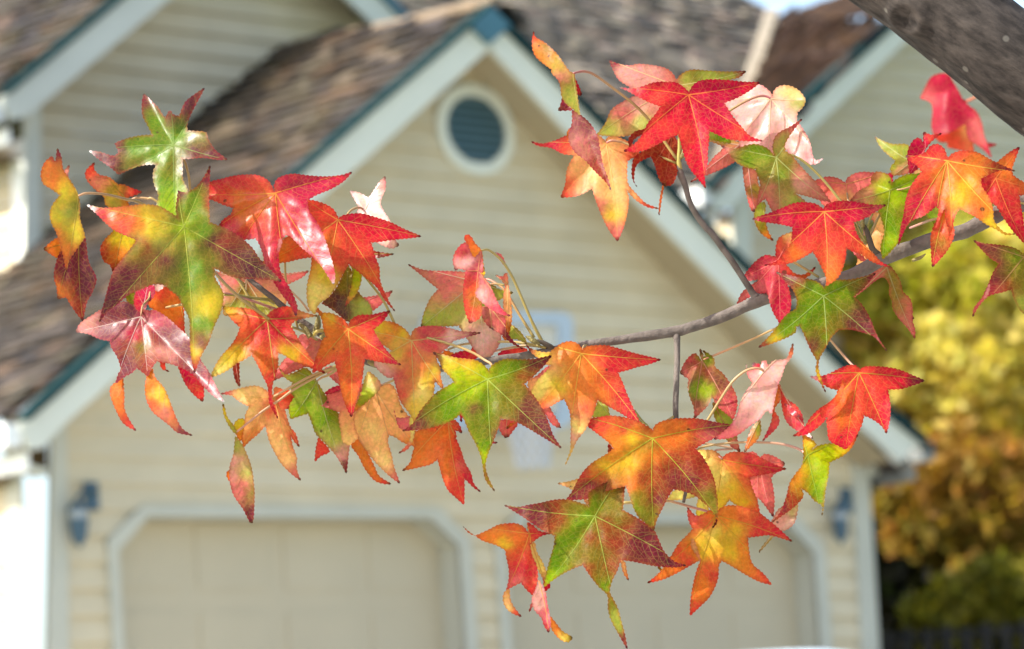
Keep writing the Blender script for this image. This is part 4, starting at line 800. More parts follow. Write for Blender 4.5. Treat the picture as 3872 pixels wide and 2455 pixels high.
leaf('orange and gold star leaf right of the green one, hanging from the branch', 'F', -1, [
 ((1740, 300), '1320,260,m 1420,310,y 1650,250,o 1580,330,o 1500,400,k 1450,520,Y 1400,640,Y 1550,550,y 1500,680,o 1440,740,R 1650,480,o 1800,450,o 1900,300,R 2050,330,r 2300,345,r 2000,420,r 1950,550,R 2100,650,r 2180,800,r 1900,620,o 1700,650,o 1750,780,R 1700,880,Y 1680,960,p 1640,1100,Y 1820,280,o 1720,560,o',
  'T1270,198,2 1310,250 1380,280 1470,290 1530,250 1580,215 1650,200 1700,215 1740,250 S1747,272 1780,245 1850,235 1950,235 2050,260 2150,290 2270,320 T2398,350,1 2300,385 2200,410 2120,435 S2040,455 2080,540 2110,620 2150,710 2190,800 t2230,885,-1 2150,840 2050,780 1960,730 S1875,680 1860,720 1835,800 1800,870 1770,930 1700,1020 1670,1090 t1608,1218,-2 1650,1100 1655,1000 1658,900 1650,800 1640,760 S1600,672 1540,700 1470,740 t1350,770,1 1300,700 1330,610 1380,520 1440,460 S1495,395 1440,385 1380,330 1320,280')],
 [(1740, 300, 3, 0), (1760, 240, 4, 1), (1790, 230, 5, 2)], tilt=(-.1, .26), vcol=(232, 195, 70))
leafs('pale peach leaf behind the green star, its pink tips showing below', 'F', 4.5, [
 ((1300, 450), '1420,430,s 1350,600,k 1480,800,s', '1380,480 1480,400 1420,540 1480,740 1530,830 T1572,912 1500,880 1450,800 1300,560'),
 ((1130, 830), '1100,880,s 1160,900,R 1120,950,s', '1060,850 1170,845 1215,880 1180,930 T1120,995 1065,920', .2),
 ((1180, 860), '1170,890,o', 't1210,860 1160,900 T1122,920 1150,880', -.6, True),
 ((1000, 1000), '1040,1032,c', 't1000,1020 T1052,1034 1000,1042', .5, True), ((750, 800), '750,830,r', 't742,790 760,800 T752,868 742,840', .5, True)], None, vcol=(226, 170, 120))
leaf('green leaf hanging behind the orange star', 'D', 3.6, [
 ((1085, 745), '850,720,v 900,850,v 1000,900,g 950,1000,G 1100,900,v 1150,1050,g 1250,1200,v 1300,1350,p 1330,1450,m 1200,1000,w 880,680,w',
  't760,610 820,690 890,680 950,650 1000,640 1060,700 1085,745 1130,820 1200,930 1260,1010 1290,1130 1350,1260 1345,1350 T1330,1507 1290,1430 1240,1350 1150,1250 1080,1180 1050,1100 S1015,1010 950,1030 t870,1057 850,940 860,880 880,800 S885,755 820,710'),
 ((1120, 1200), '1140,1300,R', 't1100,1210 1190,1320 1120,1360 t1070,1408 1080,1300', 1.0, True)],
 [(1085, 745, 4), (1130, 715, 5), (1180, 695, 5), (1300, 620, 5)], tilt=(.1, .15), vcol=(190, 185, 120), under=True)
leaf('peach and salmon leaf hanging below the red and gold star', 'D', 2.6, [
 ((735, 880), '330,850,s 450,820,K 560,850,K 620,900,k 550,1000,K 500,1100,k 560,1150,o 480,1240,o 700,1000,R 850,880,R 760,950,R 780,1100,k 760,1250,K 850,1400,K 800,1350,k 900,1500,s 900,1200,R 700,1100,k',
  'T290,850,1 400,820 480,800 560,785 620,795 680,830 S735,870 735,800 S770,800 820,820 T932,827,1 880,900 850,950 S820,980 840,1050 870,1130 910,1180 T943,1290 900,1240 S872,1200 885,1280 920,1380 915,1430 925,1500 T955,1566,-2 880,1510 800,1430 750,1350 700,1250 680,1180 S665,1105 600,1180 540,1230 t480,1290,1 470,1200 490,1100 500,1020 530,960 S525,950 480,930 420,890 380,860'),
 ((850, 960), '835,962,r', 't860,950 T820,962 850,975', .5, True)],
 [(735, 870, 4, 2), (860, 800, 5, 1), (1050, 700, 6, 1), (1240, 625, 6.5, 1.5), (1400, 560, 6, 3)], tilt=(.1, .1), vcol=(222, 190, 90), stemcol=(215, 170, 120))
leaf('large pale peach leaf hanging in the centre, almost translucent', 'D', 4.4, [
 ((1560, 800), '1700,850,k 1600,950,k 1500,1000,k 1650,1000,k 1800,1150,k 1850,1240,o 1550,1150,K 1650,1400,K 1740,1560,s 1500,1250,k 1700,1150,k',
  '1560,790 1640,770 1700,775 1740,830 1780,950 1850,1050 1900,1150 t1905,1288,0 1800,1250 1740,1210 S1680,1185 1670,1250 1700,1350 1720,1450 T1771,1590,-2 1680,1520 1560,1400 1480,1290 t1430,1210 1390,1120 1400,1020 1480,930 1520,860'),
 ((1400, 1180), '1450,1350,o 1550,1500,o 1630,1570,R', '1370,1270 t1420,1190 1500,1330 1560,1450 1600,1530 T1700,1594 1640,1590 1560,1560 1480,1460 1430,1360', .5)],
 [(1600, 790, 4), (1650, 765, 4.5), (1710, 740, 5), (1800, 700, 5)], tilt=(0, .1), vcol=(200, 170, 110), under=True)
leaf('rose and peach leaf pointing left under the orange star', 'D', 2.8, [
 ((1440, 800), '1050,885,r 1150,900,s 1250,840,s 1300,900,s 1350,1050,k 1320,1200,K 1400,1100,k', 'T990,883,1 1100,875 1200,850 1300,815 t1450,760 1500,900 1400,1010 1400,1130 1425,1210 t1350,1277,-1 1300,1240 1285,1150 1270,1060 S1275,1000 1190,970 1090,930'),
 ((1250, 800), '1250,800,c 1400,800,s', '1150,850 1180,820 1260,785 1460,770 1480,820 1400,900 1300,850', .5, True)], None, tilt=(0, .3), vcol=(226, 150, 110))
leaf('small curled yellow leaf edged with pink in the centre cluster', 'D', .6, [
 ((1510, 670), '1550,750,Y 1500,850,G 1450,930,g 1400,990,o 1590,780,p', 'T1375,1012,-1 1420,920 1460,820 1480,730 t1510,665 1560,700 1610,760 1600,820 1550,870 1480,930')],
 None, tilt=(-.4, .3), vcol=(200, 190, 80))
leaf('small twisted leaf hanging lowest at left centre', 'D', .8, [
 ((425, 1165), '420,1300,v 500,1500,v 400,1400,p 460,1600,s 540,1650,w 540,1850,m 400,1550,p 380,1650,s', '415,1200 470,1270 520,1380 550,1480 565,1600 570,1700 T552,1918,-1 480,1800 400,1680 370,1560 370,1450 400,1350 410,1260'),
 ((425, 1170), '330,990,y 400,1120,v', 'T310,928 325,960 345,1040 390,1100 435,1175 400,1165 350,1090 318,1010', 0, True),
 ((425, 1165), '460,1100,y 450,1200,o', '400,1130 410,1090 450,1055 490,1070 480,1150 460,1240 430,1200', .5),
 ((385, 1480), '365,1530,o', 't385,1470 350,1490 345,1530 T385,1600 390,1540', .5, True)],
 [(425, 1165, 3.6, .8), (530, 1080, 4, .8), (650, 985, 4.5, .8), (780, 900, 4.5, .8), (900, 812, 5, .8), (1100, 700, 5, 1), (1235, 640, 5, 1.6), (1380, 580, 5, 3)], vcol=(190, 190, 110), stemcol=(215, 150, 120))
leafs('rose leaf half hidden between the two red and gold stars', 'D', 4.6, [
 ((1040, 430), '1000,420,s 1080,420,S 950,600,s 850,640,s 1050,550,S', 'T728,740 780,620 850,540 930,500 960,440 930,400 t960,358 1050,380 1140,420 1110,480 1090,560 1000,620 900,660 820,700'),
 ((1190, 620), '1220,680,s 1270,760,s', 't1150,640 1230,620 1290,660 1300,740 T1312,802 1240,750 1190,700', .2),
 ((420, 590), '420,650,b', 't390,600 440,575 445,680 T452,792 425,760 405,700', .3)],
 [(1120, 430, 4), (1020, 360, 5), (940, 320, 5.5), (880, 300, 5)], vcol=(225, 150, 130), under=True, stemcol=(190, 165, 90))
leaf('orange and red leaf hanging under the green star, centre', 'F', .8, [
 ((640, 850), '420,950,o 500,1000,o 400,1150,o 300,1250,o 520,900,R 600,950,o 650,1150,o 620,1250,o 700,1450,R 740,1300,R 800,1300,c 880,1410,r 700,1000,R 740,930,r 720,1150,r 740,1210,s',
  '350,960 450,920 600,880 640,850 700,850 740,900 T757,957 700,930 710,980 S705,1000 740,1080 780,1200 830,1290 850,1370 T912,1442,-1 850,1400 790,1340 S772,1330 775,1400 t772,1545,-2 700,1480 640,1420 600,1330 570,1220 S555,1170 500,1210 430,1230 T262,1266,1 330,1200 350,1120 370,1050')],
 None, tilt=(.15, .2), vcol=(225, 170, 80))
leaf('red leaf folded over an orange lobe, standing above the branch at the centre', 'E', -1.2, [
 ((915, 325), '840,250,o 880,400,o 920,480,y 810,215,R', '775,215 800,190 835,215 860,260 915,325 930,420 t945,530 905,490 850,380 805,330 800,280'),
 ((890, 490), '740,330,r 780,430,P 720,440,p 850,500,c 800,600,r 850,600,R 880,750,w 830,850,R 880,650,o 800,750,R', 't915,325 930,480 905,600 915,850 T820,925,-1 780,800 768,650 780,550 S788,487 740,470 T700,487 683,400 715,315 790,260 850,380', -.3),
 ((900, 500), '930,620,p 920,680,P 1000,750,s 1050,800,c 980,620,r 1100,840,r', 't895,490 950,560 1000,640 1050,750 1100,820 T1158,864,-1 1060,840 960,780 870,685 905,600', -.9)],
 [(915, 322, 4, -1), (980, 320, 4.5), (1080, 400, 5), (1150, 500, 5.5), (1210, 620, 5.5), (1330, 900, 6), (1425, 1085, 7)], tilt=(-.3, .3), vcol=(215, 150, 90), stemcol=(190, 165, 90))
leaf('rose and olive star leaf seen from below, centre of the picture', 'E', 3.4, [
 ((870, 580), '380,460,S 600,540,s 700,600,s 650,700,s 700,800,v 600,850,v 480,900,v 820,880,v 850,950,p 950,1050,P 1000,1100,p 1000,650,w 1120,670,v 900,750,v',
  'T310,435,1 420,480 520,492 650,495 780,505 880,560 1000,600 1060,640 T1180,668,1 1100,710 S1050,735 1000,760 1060,850 1080,1000 1060,1100 990,1200 t940,1230,-1 870,1150 800,1050 S730,940 650,945 520,948 T418,952,0 440,850 480,750 510,700 S565,640 500,590 430,530')],
 [(900, 580, 4), (965, 560, 4.5), (1030, 590, 5), (1110, 650, 5), (1230, 850, 5.5), (1350, 1040, 6)], tilt=(.1, .15), vcol=(215, 205, 160), under=True, stemcol=(215, 130, 120))
leaf('narrow twisted peach leaf beside the tall petioles', 'E', 1.8, [
 ((1130, 600), '1080,550,s 1130,800,k 1110,1000,o 1130,620,k', 'T1030,523 1090,540 1125,505 1140,620 1160,750 1165,900 t1130,1060 1095,1040 1100,900 1100,700 1110,600'),
 ((980, 780), '1050,900,s 1000,850,S 1150,1060,m 960,900,S', 't920,790 1000,780 1060,830 1110,880 1120,980 1180,1070 T1262,1137 1160,1080 1080,1010 T1000,968 970,940 930,880', -.6),
 ((1150, 920), '1200,1000,v', '1140,920 1200,960 1250,1010 t1287,1080 1200,1050 1140,1050', .8),
 ((1100, 400), '1080,380,s', 'T1028,337 1085,365 t1125,470 1095,430', .5, True)],
 [(985, 600, 3, 2), (1040, 598, 4, 2), (1105, 608, 4, 1.9)], tilt=(-.3, .1), vcol=(230, 190, 120))
leaf('crimson leaf lying just behind the branch at the centre', 'E', 4, [
 ((900, 1180), '750,1190,c 880,1130,R 940,1090,s 820,1170,r', '650,1215 700,1170 780,1150 830,1155 850,1105 920,1100 T992,1055 930,1120 t890,1195 850,1225 750,1240')], 
 [(640, 1140, 4, 3), (750, 1100, 4.5), (950, 1078, 5), (1150, 1075, 5), (1290, 1090, 5.5), (1400, 1108, 6)], stemcol=(215, 180, 120), vcol=(225, 120, 90))
leaf('peach leaf scraps below the branch near the short spur', 'E', 5, [
 ((1050, 1190), '1060,1170,c 1150,1150,R 1230,1150,o 650,1180,o', '580,1190 620,1150 700,1180 t760,1250 620,1240'), ((1100, 1180), '1070,1170,c 1200,1150,R', '1050,1185 1090,1150 1180,1130 1280,1130 t1300,1200 1150,1200', 0, True)],
 [(880, 1190, 4, 3), (1000, 1160, 4.5), (1100, 1135, 5), (1300, 1105, 5.5), (1450, 1122, 6)], stemcol=(225, 150, 130), vcol=(225, 160, 90))
leaf('olive and orange leaf with a drooping maroon lobe, left of the top red star', 'G', -1.6, [
 ((582, 392), '260,110,R 300,200,o 350,180,w 430,300,v 400,280,o 550,560,v 470,430,S 600,600,v 500,500,w 620,480,w', 'T257,38,1 270,90 340,130 400,180 450,230 500,300 550,370 590,395 600,450 620,600 t640,735 580,680 530,640 490,580 480,500 460,440 410,390 S405,355 330,300 270,240 245,150'),
 ((600, 680), '600,850,m 650,950,S 620,900,p 750,1000,m 800,1150,b 860,1280,b 700,1050,S 700,850,m', 't575,690 640,730 720,800 780,900 800,1000 830,1150 870,1260 T895,1354,-2 860,1290 760,1190 680,1100 600,1040 550,950 550,870 575,800', .5),
 ((520, 640), '510,660,m', 't495,585 530,640 t578,690 T457,695 480,650', .8, True), ((610, 460), '625,520,r', 't603,440 630,500 T655,565 622,560', 1.0, True),
 ((540, 870), '540,880,o', '530,890 550,845 560,930 t545,950', 1.2, True)],
 [(585, 388, 4, -1.6), (650, 372, 5), (700, 376, 5.2), (760, 400, 5.2), (900, 500, 5.2), (1080, 640, 5.2), (1220, 790, 5.5), (1440, 1100, 6, 1)], tilt=(-.4, .2), vcol=(190, 175, 90), stemcol=(190, 110, 100))
leaf('peach and rose star leaf hanging left of the upright twig', 'G', 2.6, [
 ((855, 965), '300,970,r 430,980,c 560,1000,R 650,1100,k 600,1200,k 560,1300,R 520,1380,R 640,1350,k 850,1050,k 950,1000,k 1000,1200,k 880,1400,K 900,1550,y 870,1620,s 950,1700,s 800,1480,s 1050,1050,R 1100,1400,k 1200,1480,R 780,1200,K',
  'T235,950,1 330,970 430,945 520,905 600,880 720,880 800,905 S850,950 870,915 950,915 1050,960 1120,1010 t1118,1060,1 1060,1090 S1030,1110 1025,1200 1035,1300 1100,1380 1180,1460 T1287,1503,-1 1200,1490 1100,1430 S1025,1350 1040,1430 1030,1527 1000,1650 T949,1773,-2 880,1680 820,1560 770,1430 S740,1330 680,1370 600,1400 T480,1412,0 520,1300 530,1200 560,1120 S600,1060 500,1050 400,1000 300,985')],
 [(858, 960, 4, 2.2), (900, 942, 5, 2), (960, 950, 4.5, 2), (1040, 975, 4.5, 2), (1440, 1130, 5, 1.2)], tilt=(0, .15), vcol=(226, 180, 90), stemcol=(200, 120, 110))
leaf('brick brown leaf hanging in shade under the top red star', 'G', 2.4, [
 ((1400, 900), '1200,1000,b 1350,1050,b 1400,1200,b 1100,1150,b 1280,1000,b', '1180,1020 1250,960 1400,900 1455,1000 1450,1100 1440,1200 1400,1300 T1330,1316,-1 1290,1250 1260,1150 S1225,1070 1140,1110 1100,1150 1085,1220 1085,1290 T1113,1328,-1 1075,1260 1068,1180 1090,1080'),
 ((1180, 860), '1060,930,b 1120,880,b', '1180,850 1120,860 1080,880 1042,930 1050,1000 t1075,1010 1070,950 1120,905 1180,880', .3, True),
 ((1325, 1310), '1305,1400,o', '1322,1310 1330,1310 1310,1430 1300,1500 T1290,1565 1292,1500 1300,1420', .2, True)],
 [(1455, 880, 5, 1), (1462, 1000, 8, 1), (1455, 1100, 9, 1), (1460, 1155, 10, 1), (1468, 1200, 9, 1)], vcol=(190, 100, 60), stemcol=(180, 180, 90))
leaf('rose and olive star leaf behind the top red star', 'G', 3.6, [
 ((1440, 490), '900,300,m 1000,350,p 1250,380,p 1150,450,p 1380,430,s 1550,400,w 1700,410,v 1900,400,v 1980,380,m 1100,650,p 1000,750,s 900,850,v 1150,800,v 1250,700,S 1800,920,g 1700,880,v 1500,430,v',
  'T878,276,1 950,310 1050,325 1120,312 1250,325 1350,350 1410,400 S1432,455 1470,400 1560,360 1700,368 1850,375 T2010,370,1 1950,420 1850,450 S1750,560 1800,700 1850,850 t1885,965,0 1780,950 1650,900 S1400,700 1300,800 1150,870 1000,905 t775,897,0 850,800 900,690 1000,620 S1120,560 1050,500 960,440 910,350')],
 [(1440, 490, 4), (1460, 700, 4.5), (1465, 1000, 5)], vcol=(222, 205, 130), tilt=(0, .3))
leaf('scarlet star leaf topmost on the upright twig', 'G', -1.5, [
 ((1535, 565), '1000,510,r 1200,520,r 1350,500,r 1300,600,R 1480,600,r 1400,700,r 1300,800,R 1150,950,R 1250,900,r 1060,1020,r 1600,480,c 1800,480,c 2050,480,r 1750,580,c 1900,590,C 1700,750,c 1850,820,c 1950,880,R 2080,930,r 1550,750,r 1600,950,r 1650,1200,r 1520,900,R 1650,1050,r',
  'T963,503,1 1060,515 1150,500 1250,465 1350,460 1430,465 1490,500 S1539,548 1570,490 1620,455 1700,440 1850,445 2000,460 T2124,461,1 2050,520 1950,580 1880,610 S1825,630 1870,700 1910,760 1970,830 2020,890 2070,920 T2150,946,-1 2050,945 1950,940 1850,925 1770,890 S1705,860 1700,950 1690,1050 1690,1120 1665,1230 T1676,1337,-2 1610,1250 1560,1190 1520,1120 1490,1030 1470,950 S1450,890 1380,920 1300,960 1200,1010 1100,1035 T998,1029,-1 1090,970 1150,900 1200,800 1260,730 S1305,660 1200,620 1100,570 1030,530')],
 [(1535, 565, 3), (1500, 800, 4, 1), (1465, 1050, 5, 1)], tilt=(0, .30), vcol=(235, 140, 50))
leaf('pale pink glossy leaf seen from below, right of the top red star', 'H', 7.0, [
 ((684, 380), '600,300,p 500,400,p 400,450,p 500,520,p 620,560,P 560,680,p 700,700,p 780,480,P 850,330,K 920,400,v 900,580,P 950,720,p 1000,860,s 870,780,P 650,850,p',
  't280,400,1 400,370 500,300 590,265 640,290 685,330 S697,368 710,320 750,280 820,270 900,300 950,350 t972,390,0 960,430 930,470 S905,490 900,560 930,600 980,680 1010,750 1030,850 1060,890 T1122,868,-1 1060,915 990,910 900,870 850,840 810,800 S720,830 t650,985,-1 500,860 430,760 t430,700 400,600 S400,530 350,480')],
 [(684, 376, 4, 4), (640, 357, 5, 4), (580, 360, 5, 3.8), (480, 400, 5, 3.5), (360, 470, 5, 3.2), (0, 700, 5, 2)], tilt=(-.25,.35), gloss=True, vcol=(232, 212, 160), under=True, stemcol=(205, 110, 120))
leafs('thin rose and olive leaf with long lobes behind the green star, upper right', 'H', 8.5, [
 ((430, 760), '300,830,s 200,900,s 100,1010,s 400,850,S 300,700,v', 't430,745 430,860 350,920 250,970 150,1010 T20,1068 80,1020 150,950 220,860 290,780 t170,720 180,650 300,690'),
 ((500, 940), '500,1050,S 560,1150,w 540,1250,s', '455,940 560,970 580,1080 605,1150 T553,1307 520,1280 490,1180 470,1080', .2)], None, vcol=(225, 190, 170), under=True)
leaf('green star leaf with dusky maroon lobes, upper right', 'H', 1.6, [
 ((732, 862), '330,790,p 420,830,w 560,800,g 650,840,g 500,890,g 600,940,v 780,720,v 750,680,S 880,600,s 830,900,w 900,1000,S 950,1100,p 1050,1150,S 1140,1210,S 700,1100,S 620,1200,s 700,1250,S 780,1000,g 850,1200,v 900,1230,g 620,1020,w 800,1100,w',
  'T283,768,1 400,790 480,765 560,755 640,780 690,820 S712,848 705,780 720,700 770,650 850,610 T947,543,2 870,640 830,700 800,760 S805,810 860,850 900,900 970,980 1030,1040 1080,1100 1130,1160 t1182,1232,-1 1080,1210 980,1180 S890,1160 940,1200 970,1240 880,1300 t760,1400,-2 690,1290 S645,1200 600,1230 t570,1262,-1 590,1150 600,1080 S560,960 470,940 400,900 340,830'),
 ((610, 1230), '600,1300,v 600,1450,w 680,1520,o', 't580,1245 640,1240 635,1350 650,1430 670,1490 T709,1552 620,1500 570,1430 550,1340', 1.0)],
 [(745, 855, 4, 2), (820, 840, 5, 2.3), (900, 862, 5, 2.4), (1000, 930, 5, 2.4), (1130, 1060, 5, 2.4), (1260, 1220, 5, 2.2), (1500, 1500, 5, 2)], tilt=(0, .35), vcol=(190, 195, 110), stemcol=(185, 165, 80))
leaf('scarlet star leaf with orange lower lobes above the green star, right', 'J', -2.6, [
 ((1345, 220), '800,280,c 1000,250,c 1200,190,r 1250,250,r 1100,330,c 1450,180,r 1600,180,c 1750,190,C 1820,170,s 1500,300,c 1600,400,r 1700,520,o 1850,650,r 1480,400,R 1350,400,R 1200,450,R 1150,380,r 1100,560,o 1000,640,R 880,660,r 1400,600,o 1340,600,R 1400,750,o 1430,520,R 1600,520,R 1250,330,r',
  'T750,281,1 900,230 1000,190 1100,150 1200,145 1280,160 S1337,200 1370,160 1450,135 1560,135 1650,150 1750,165 T1857,164,1 1780,210 1700,260 1640,290 S1585,305 1600,370 1640,450 1700,520 1760,580 1820,640 T1899,677,-1 1800,655 1720,620 1650,570 1580,545 S1525,520 1520,600 1490,700 1450,770 t1362,832,-2 1360,760 1330,690 1290,610 S1250,548 1180,590 1100,630 1020,650 T848,663,-1 950,630 1010,570 1060,500 1080,430 S1085,345 1000,325 900,310 830,300')],
 [(1345, 230, 3), (1500, 350, 4, 1.5), (1680, 470, 5, 2)], tilt=(0, .3), vcol=(238, 165, 60))
leaf('crimson and pink leaf crossing the branch fork behind the green star, right', 'J', 1.2, [
 ((965, 618), '1000,480,R 1050,430,K 980,560,r 860,620,c 740,700,C 850,750,c 900,680,s 780,820,s 680,940,s 1000,800,c 960,1000,C 1030,950,c 1080,720,R 1180,760,o 1250,700,r',
  'S945,590 950,500 980,430 t1085,385,0 1085,480 1040,570 S990,615 1050,680 1100,730 1180,740 T1275,673,1 1230,740 1160,770 1080,745 S1035,735 1030,790 1055,870 1070,950 1065,1020 1040,1090 t980,1142,-1 930,1060 900,980 880,900 S865,885 760,910 700,940 t623,987,4 660,900 720,840 800,790 S790,780 690,790 t673,760,3.5 720,700 780,630 860,580 920,590')],
 [(960, 616, 4, 1.5), (1010, 600, 4.5), (1100, 640, 5), (1300, 760, 5, 2)], tilt=(.1, .3), vcol=(235, 130, 110))
leaf('green star leaf with maroon edges below the branch, right of centre', 'J', -4.6, [
 ((1340, 915), '980,735,M 1080,770,m 1150,800,b 1200,840,g 1280,850,g 1450,820,g 1600,790,w 1740,740,m 1650,850,m 1550,920,g 1500,980,w 1600,1050,m 1700,1150,m 1550,1150,m 1780,1260,m 1400,1000,g 1250,1000,g 1150,1100,g 1050,1180,g 900,1280,y 830,1325,m 1300,1150,g 1350,1250,g 1250,1330,m 1280,1430,w 1080,900,w 1340,1205,b 1300,1600,y 1340,1690,m 1420,1120,w',
  'T948,718,1 1040,745 1150,765 1250,785 1310,815 S1342,850 1380,810 1450,785 1560,780 1680,755 T1770,726,1 1710,800 1660,860 S1588,920 1640,970 1690,1040 1730,1120 1760,1200 1800,1280 T1862,1370,-1 1790,1280 1740,1240 1650,1210 1560,1190 S1465,1190 1400,1260 1350,1350 1305,1430 1295,1500 1320,1610 T1358,1712,-2 1300,1600 1275,1520 1285,1450 1240,1370 1200,1280 1170,1210 S1145,1160 1110,1170 1110,1210 1050,1250 980,1280 900,1310 T801,1341,-1 880,1260 940,1190 1000,1110 1050,1060 S1115,1020 1120,940 1080,850 1030,800')],
 [(1345, 905, 3, -2.6), (1355, 860, 4, -1), (1370, 820, 4, 1), (1500, 760, 4, 2)], tilt=(0, .28), vcol=(165, 180, 90))
leaf('rose and olive leaf drooping right of the green star in front of the yellow tree', 'K', 4.6, [
 ((1050, 460), '850,650,s 1000,530,S 1100,550,w 1150,800,w 1200,800,s 1200,900,S 1270,1010,s 950,560,s 1130,700,w', 't775,710,1 830,620 900,540 970,480 1060,450 1110,490 1160,580 1180,660 1240,720 1260,800 1260,900 1280,970 T1282,1052,-1 1230,970 1150,880 1100,800 1095,740 1070,680 1070,600 1020,540 940,580 870,640'),
 ((1000, 200), '880,320,K 850,400,k 1000,250,k 980,60,K 1000,130,k 900,60,s', '800,450 830,340 900,230 t950,100 880,20 980,10 1030,80 1040,200 1050,300 980,370 900,420', -.4),
 ((860, 330), '830,350,s', 't750,310 800,330 850,370 t890,415 830,400', -.8, True), ((1262, 860), '1270,870,d', 't1255,850 1270,870 t1278,882 1258,885', .1, True)], None, vcol=(200, 190, 130), under=True)
leaf('yellow green leaf with a dusky left lobe, left of the orange star', 'I', 2.2, [
 ((1077, 1133), '980,1040,G 940,1000,s 1000,1120,G 900,1150,S 800,1200,S 950,1200,w 1200,1050,G 1300,1010,g 1100,1200,G 1150,1100,g 1250,1150,g 1060,1350,g 1100,1450,g 1150,1300,w 1080,1550,G 1020,1650,g',
  't920,1080,1 925,1020 960,985 1020,990 1070,1020 1085,1060 S1087,1085 1120,1050 1200,1010 1280,995 t1400,990,1 1330,1100 1250,1250 1200,1350 1165,1450 1140,1560 1080,1640 t1015,1702,-1 1000,1600 1030,1480 1010,1380 970,1290 S950,1290 850,1240 T748,1222,0 820,1140 900,1100')],
 [(1077, 1133, 3), (1200, 1120, 4), (1400, 1050, 5, 3)], tilt=(.1, .2), vcol=(190, 200, 90))
leaf('orange and scarlet star leaf at the upper right, sunlit', 'I', -2.2, [
 ((1547, 890), '1230,865,r 1350,860,R 1450,800,r 1500,830,R 1400,920,R 1450,1000,o 1350,1100,R 1300,1250,c 1200,1450,C 1180,1550,C 1450,1250,c 1550,1050,o 1500,1150,o 1520,1350,R 1620,950,o 1650,850,R 1800,870,o 1950,920,b 2060,960,m 1700,1000,o 1700,1100,y 1800,1150,o 1650,1200,y 1800,1320,R 1850,1300,o 1900,1380,y 1960,1450,y 1750,1250,o 1400,1180,r',
  'T1203,848,1 1290,850 1370,820 1410,770 1470,755 1520,790 1540,840 S1554,878 1580,840 1640,815 1720,810 1800,825 1900,880 2000,930 T2110,976,1 2000,965 1900,1000 S1825,1035 1830,1100 1870,1160 1900,1210 1925,1300 1930,1380 1985,1455 2040,1490 T2115,1494,-1 2030,1500 1960,1460 1900,1430 1850,1400 1780,1350 1720,1320 S1650,1285 1620,1330 1600,1390 t1580,1470,-1 1540,1400 S1530,1270 1500,1330 t1452,1452,-1 1475,1330 1480,1290 S1455,1265 1400,1310 1340,1350 1260,1380 1200,1450 T1143,1588,-1 1165,1450 1190,1330 1210,1200 1250,1100 1290,1040 S1340,980 1300,930 1240,890'),
 ((1530, 1310), '1480,1450,R 1450,1600,b 1560,1400,o 1560,1500,R 1500,1550,w 1450,1740,r', 't1530,1290 1580,1390 1605,1490 1560,1610 1480,1710 T1425,1768,-1 1415,1610 1415,1510 1450,1400', .8)],
 [(1550, 895, 3), (1650, 1000, 4, 1), (1750, 1250, 5, 2.5)], tilt=(-.15, .35), vcol=(200, 185, 60))
leaf('red leaf with an orange upper lobe at the right edge', 'I', 1.8, [
 ((1950, 1035), '2120,800,r 2080,900,o 2000,960,o 2100,1050,o 2200,1100,o 1850,1050,r 1900,1150,r 2050,1200,r 2150,1400,r 1950,1200,R 2250,1130,R 2080,1100,R',
  'T2145,776,1 2110,870 2080,960 S2090,1010 2130,1040 2200,1080 t2300,1125,1 2250,1160 S2140,1175 2150,1250 2170,1350 2190,1500 T2202,1592,-1 2100,1480 2040,1400 1990,1320 S1955,1265 1920,1245 T1790,1250,1 1820,1150 1820,1050 S1830,1030 1890,1010 1900,960 2000,870 2080,810')],
 [(1950, 1035, 3), (2050, 1200, 4, 3), (2200, 1250, 4, 3)], tilt=(.1, .25), vcol=(235, 140, 60))
leaf('small crimson leaf curled upright behind the orange star', 'I', 3.4, [
 ((1370, 785), '1280,800,c 1290,900,C 1420,700,R 1320,750,c', 'T1353,652,1 1420,680 T1504,663 1440,710 1400,750 S1368,790 1340,860 1320,930 t1290,985,0 t1240,1000 1220,850 1240,770 1280,715 1320,705 1350,740'),
 ((1290, 980), '1300,975,K', '1270,995 1300,965 1335,975 t1320,990', -1, True)],
 [(1330, 1000, 3), (1450, 1100, 4), (1560, 1300, 4, 3)], vcol=(230, 110, 110))
leafs('pale olive leaf behind the crimson curl, upper right', 'I', 5, [
 ((1250, 900), '1000,750,v 1100,780,v 1180,850,v 1150,950,S 1090,920,G 1230,1000,S', 'T948,686,1 1000,720 1100,755 1220,760 1250,850 1280,950 1200,1000 t1100,1010 1080,950 1120,900 S1118,885 1060,840 1000,780'),
 ((1400, 1250), '1450,1300,v 1400,1350,g', 't1500,1220 1560,1300 1560,1420 1480,1440 t1400,1370 1380,1300', .3)],
 [(1240, 1445, 4), (1330, 1410, 4.5), (1420, 1378, 4.5), (1560, 1350, 5, 3)], vcol=(200, 200, 130), under=True, stemcol=(225, 150, 140))
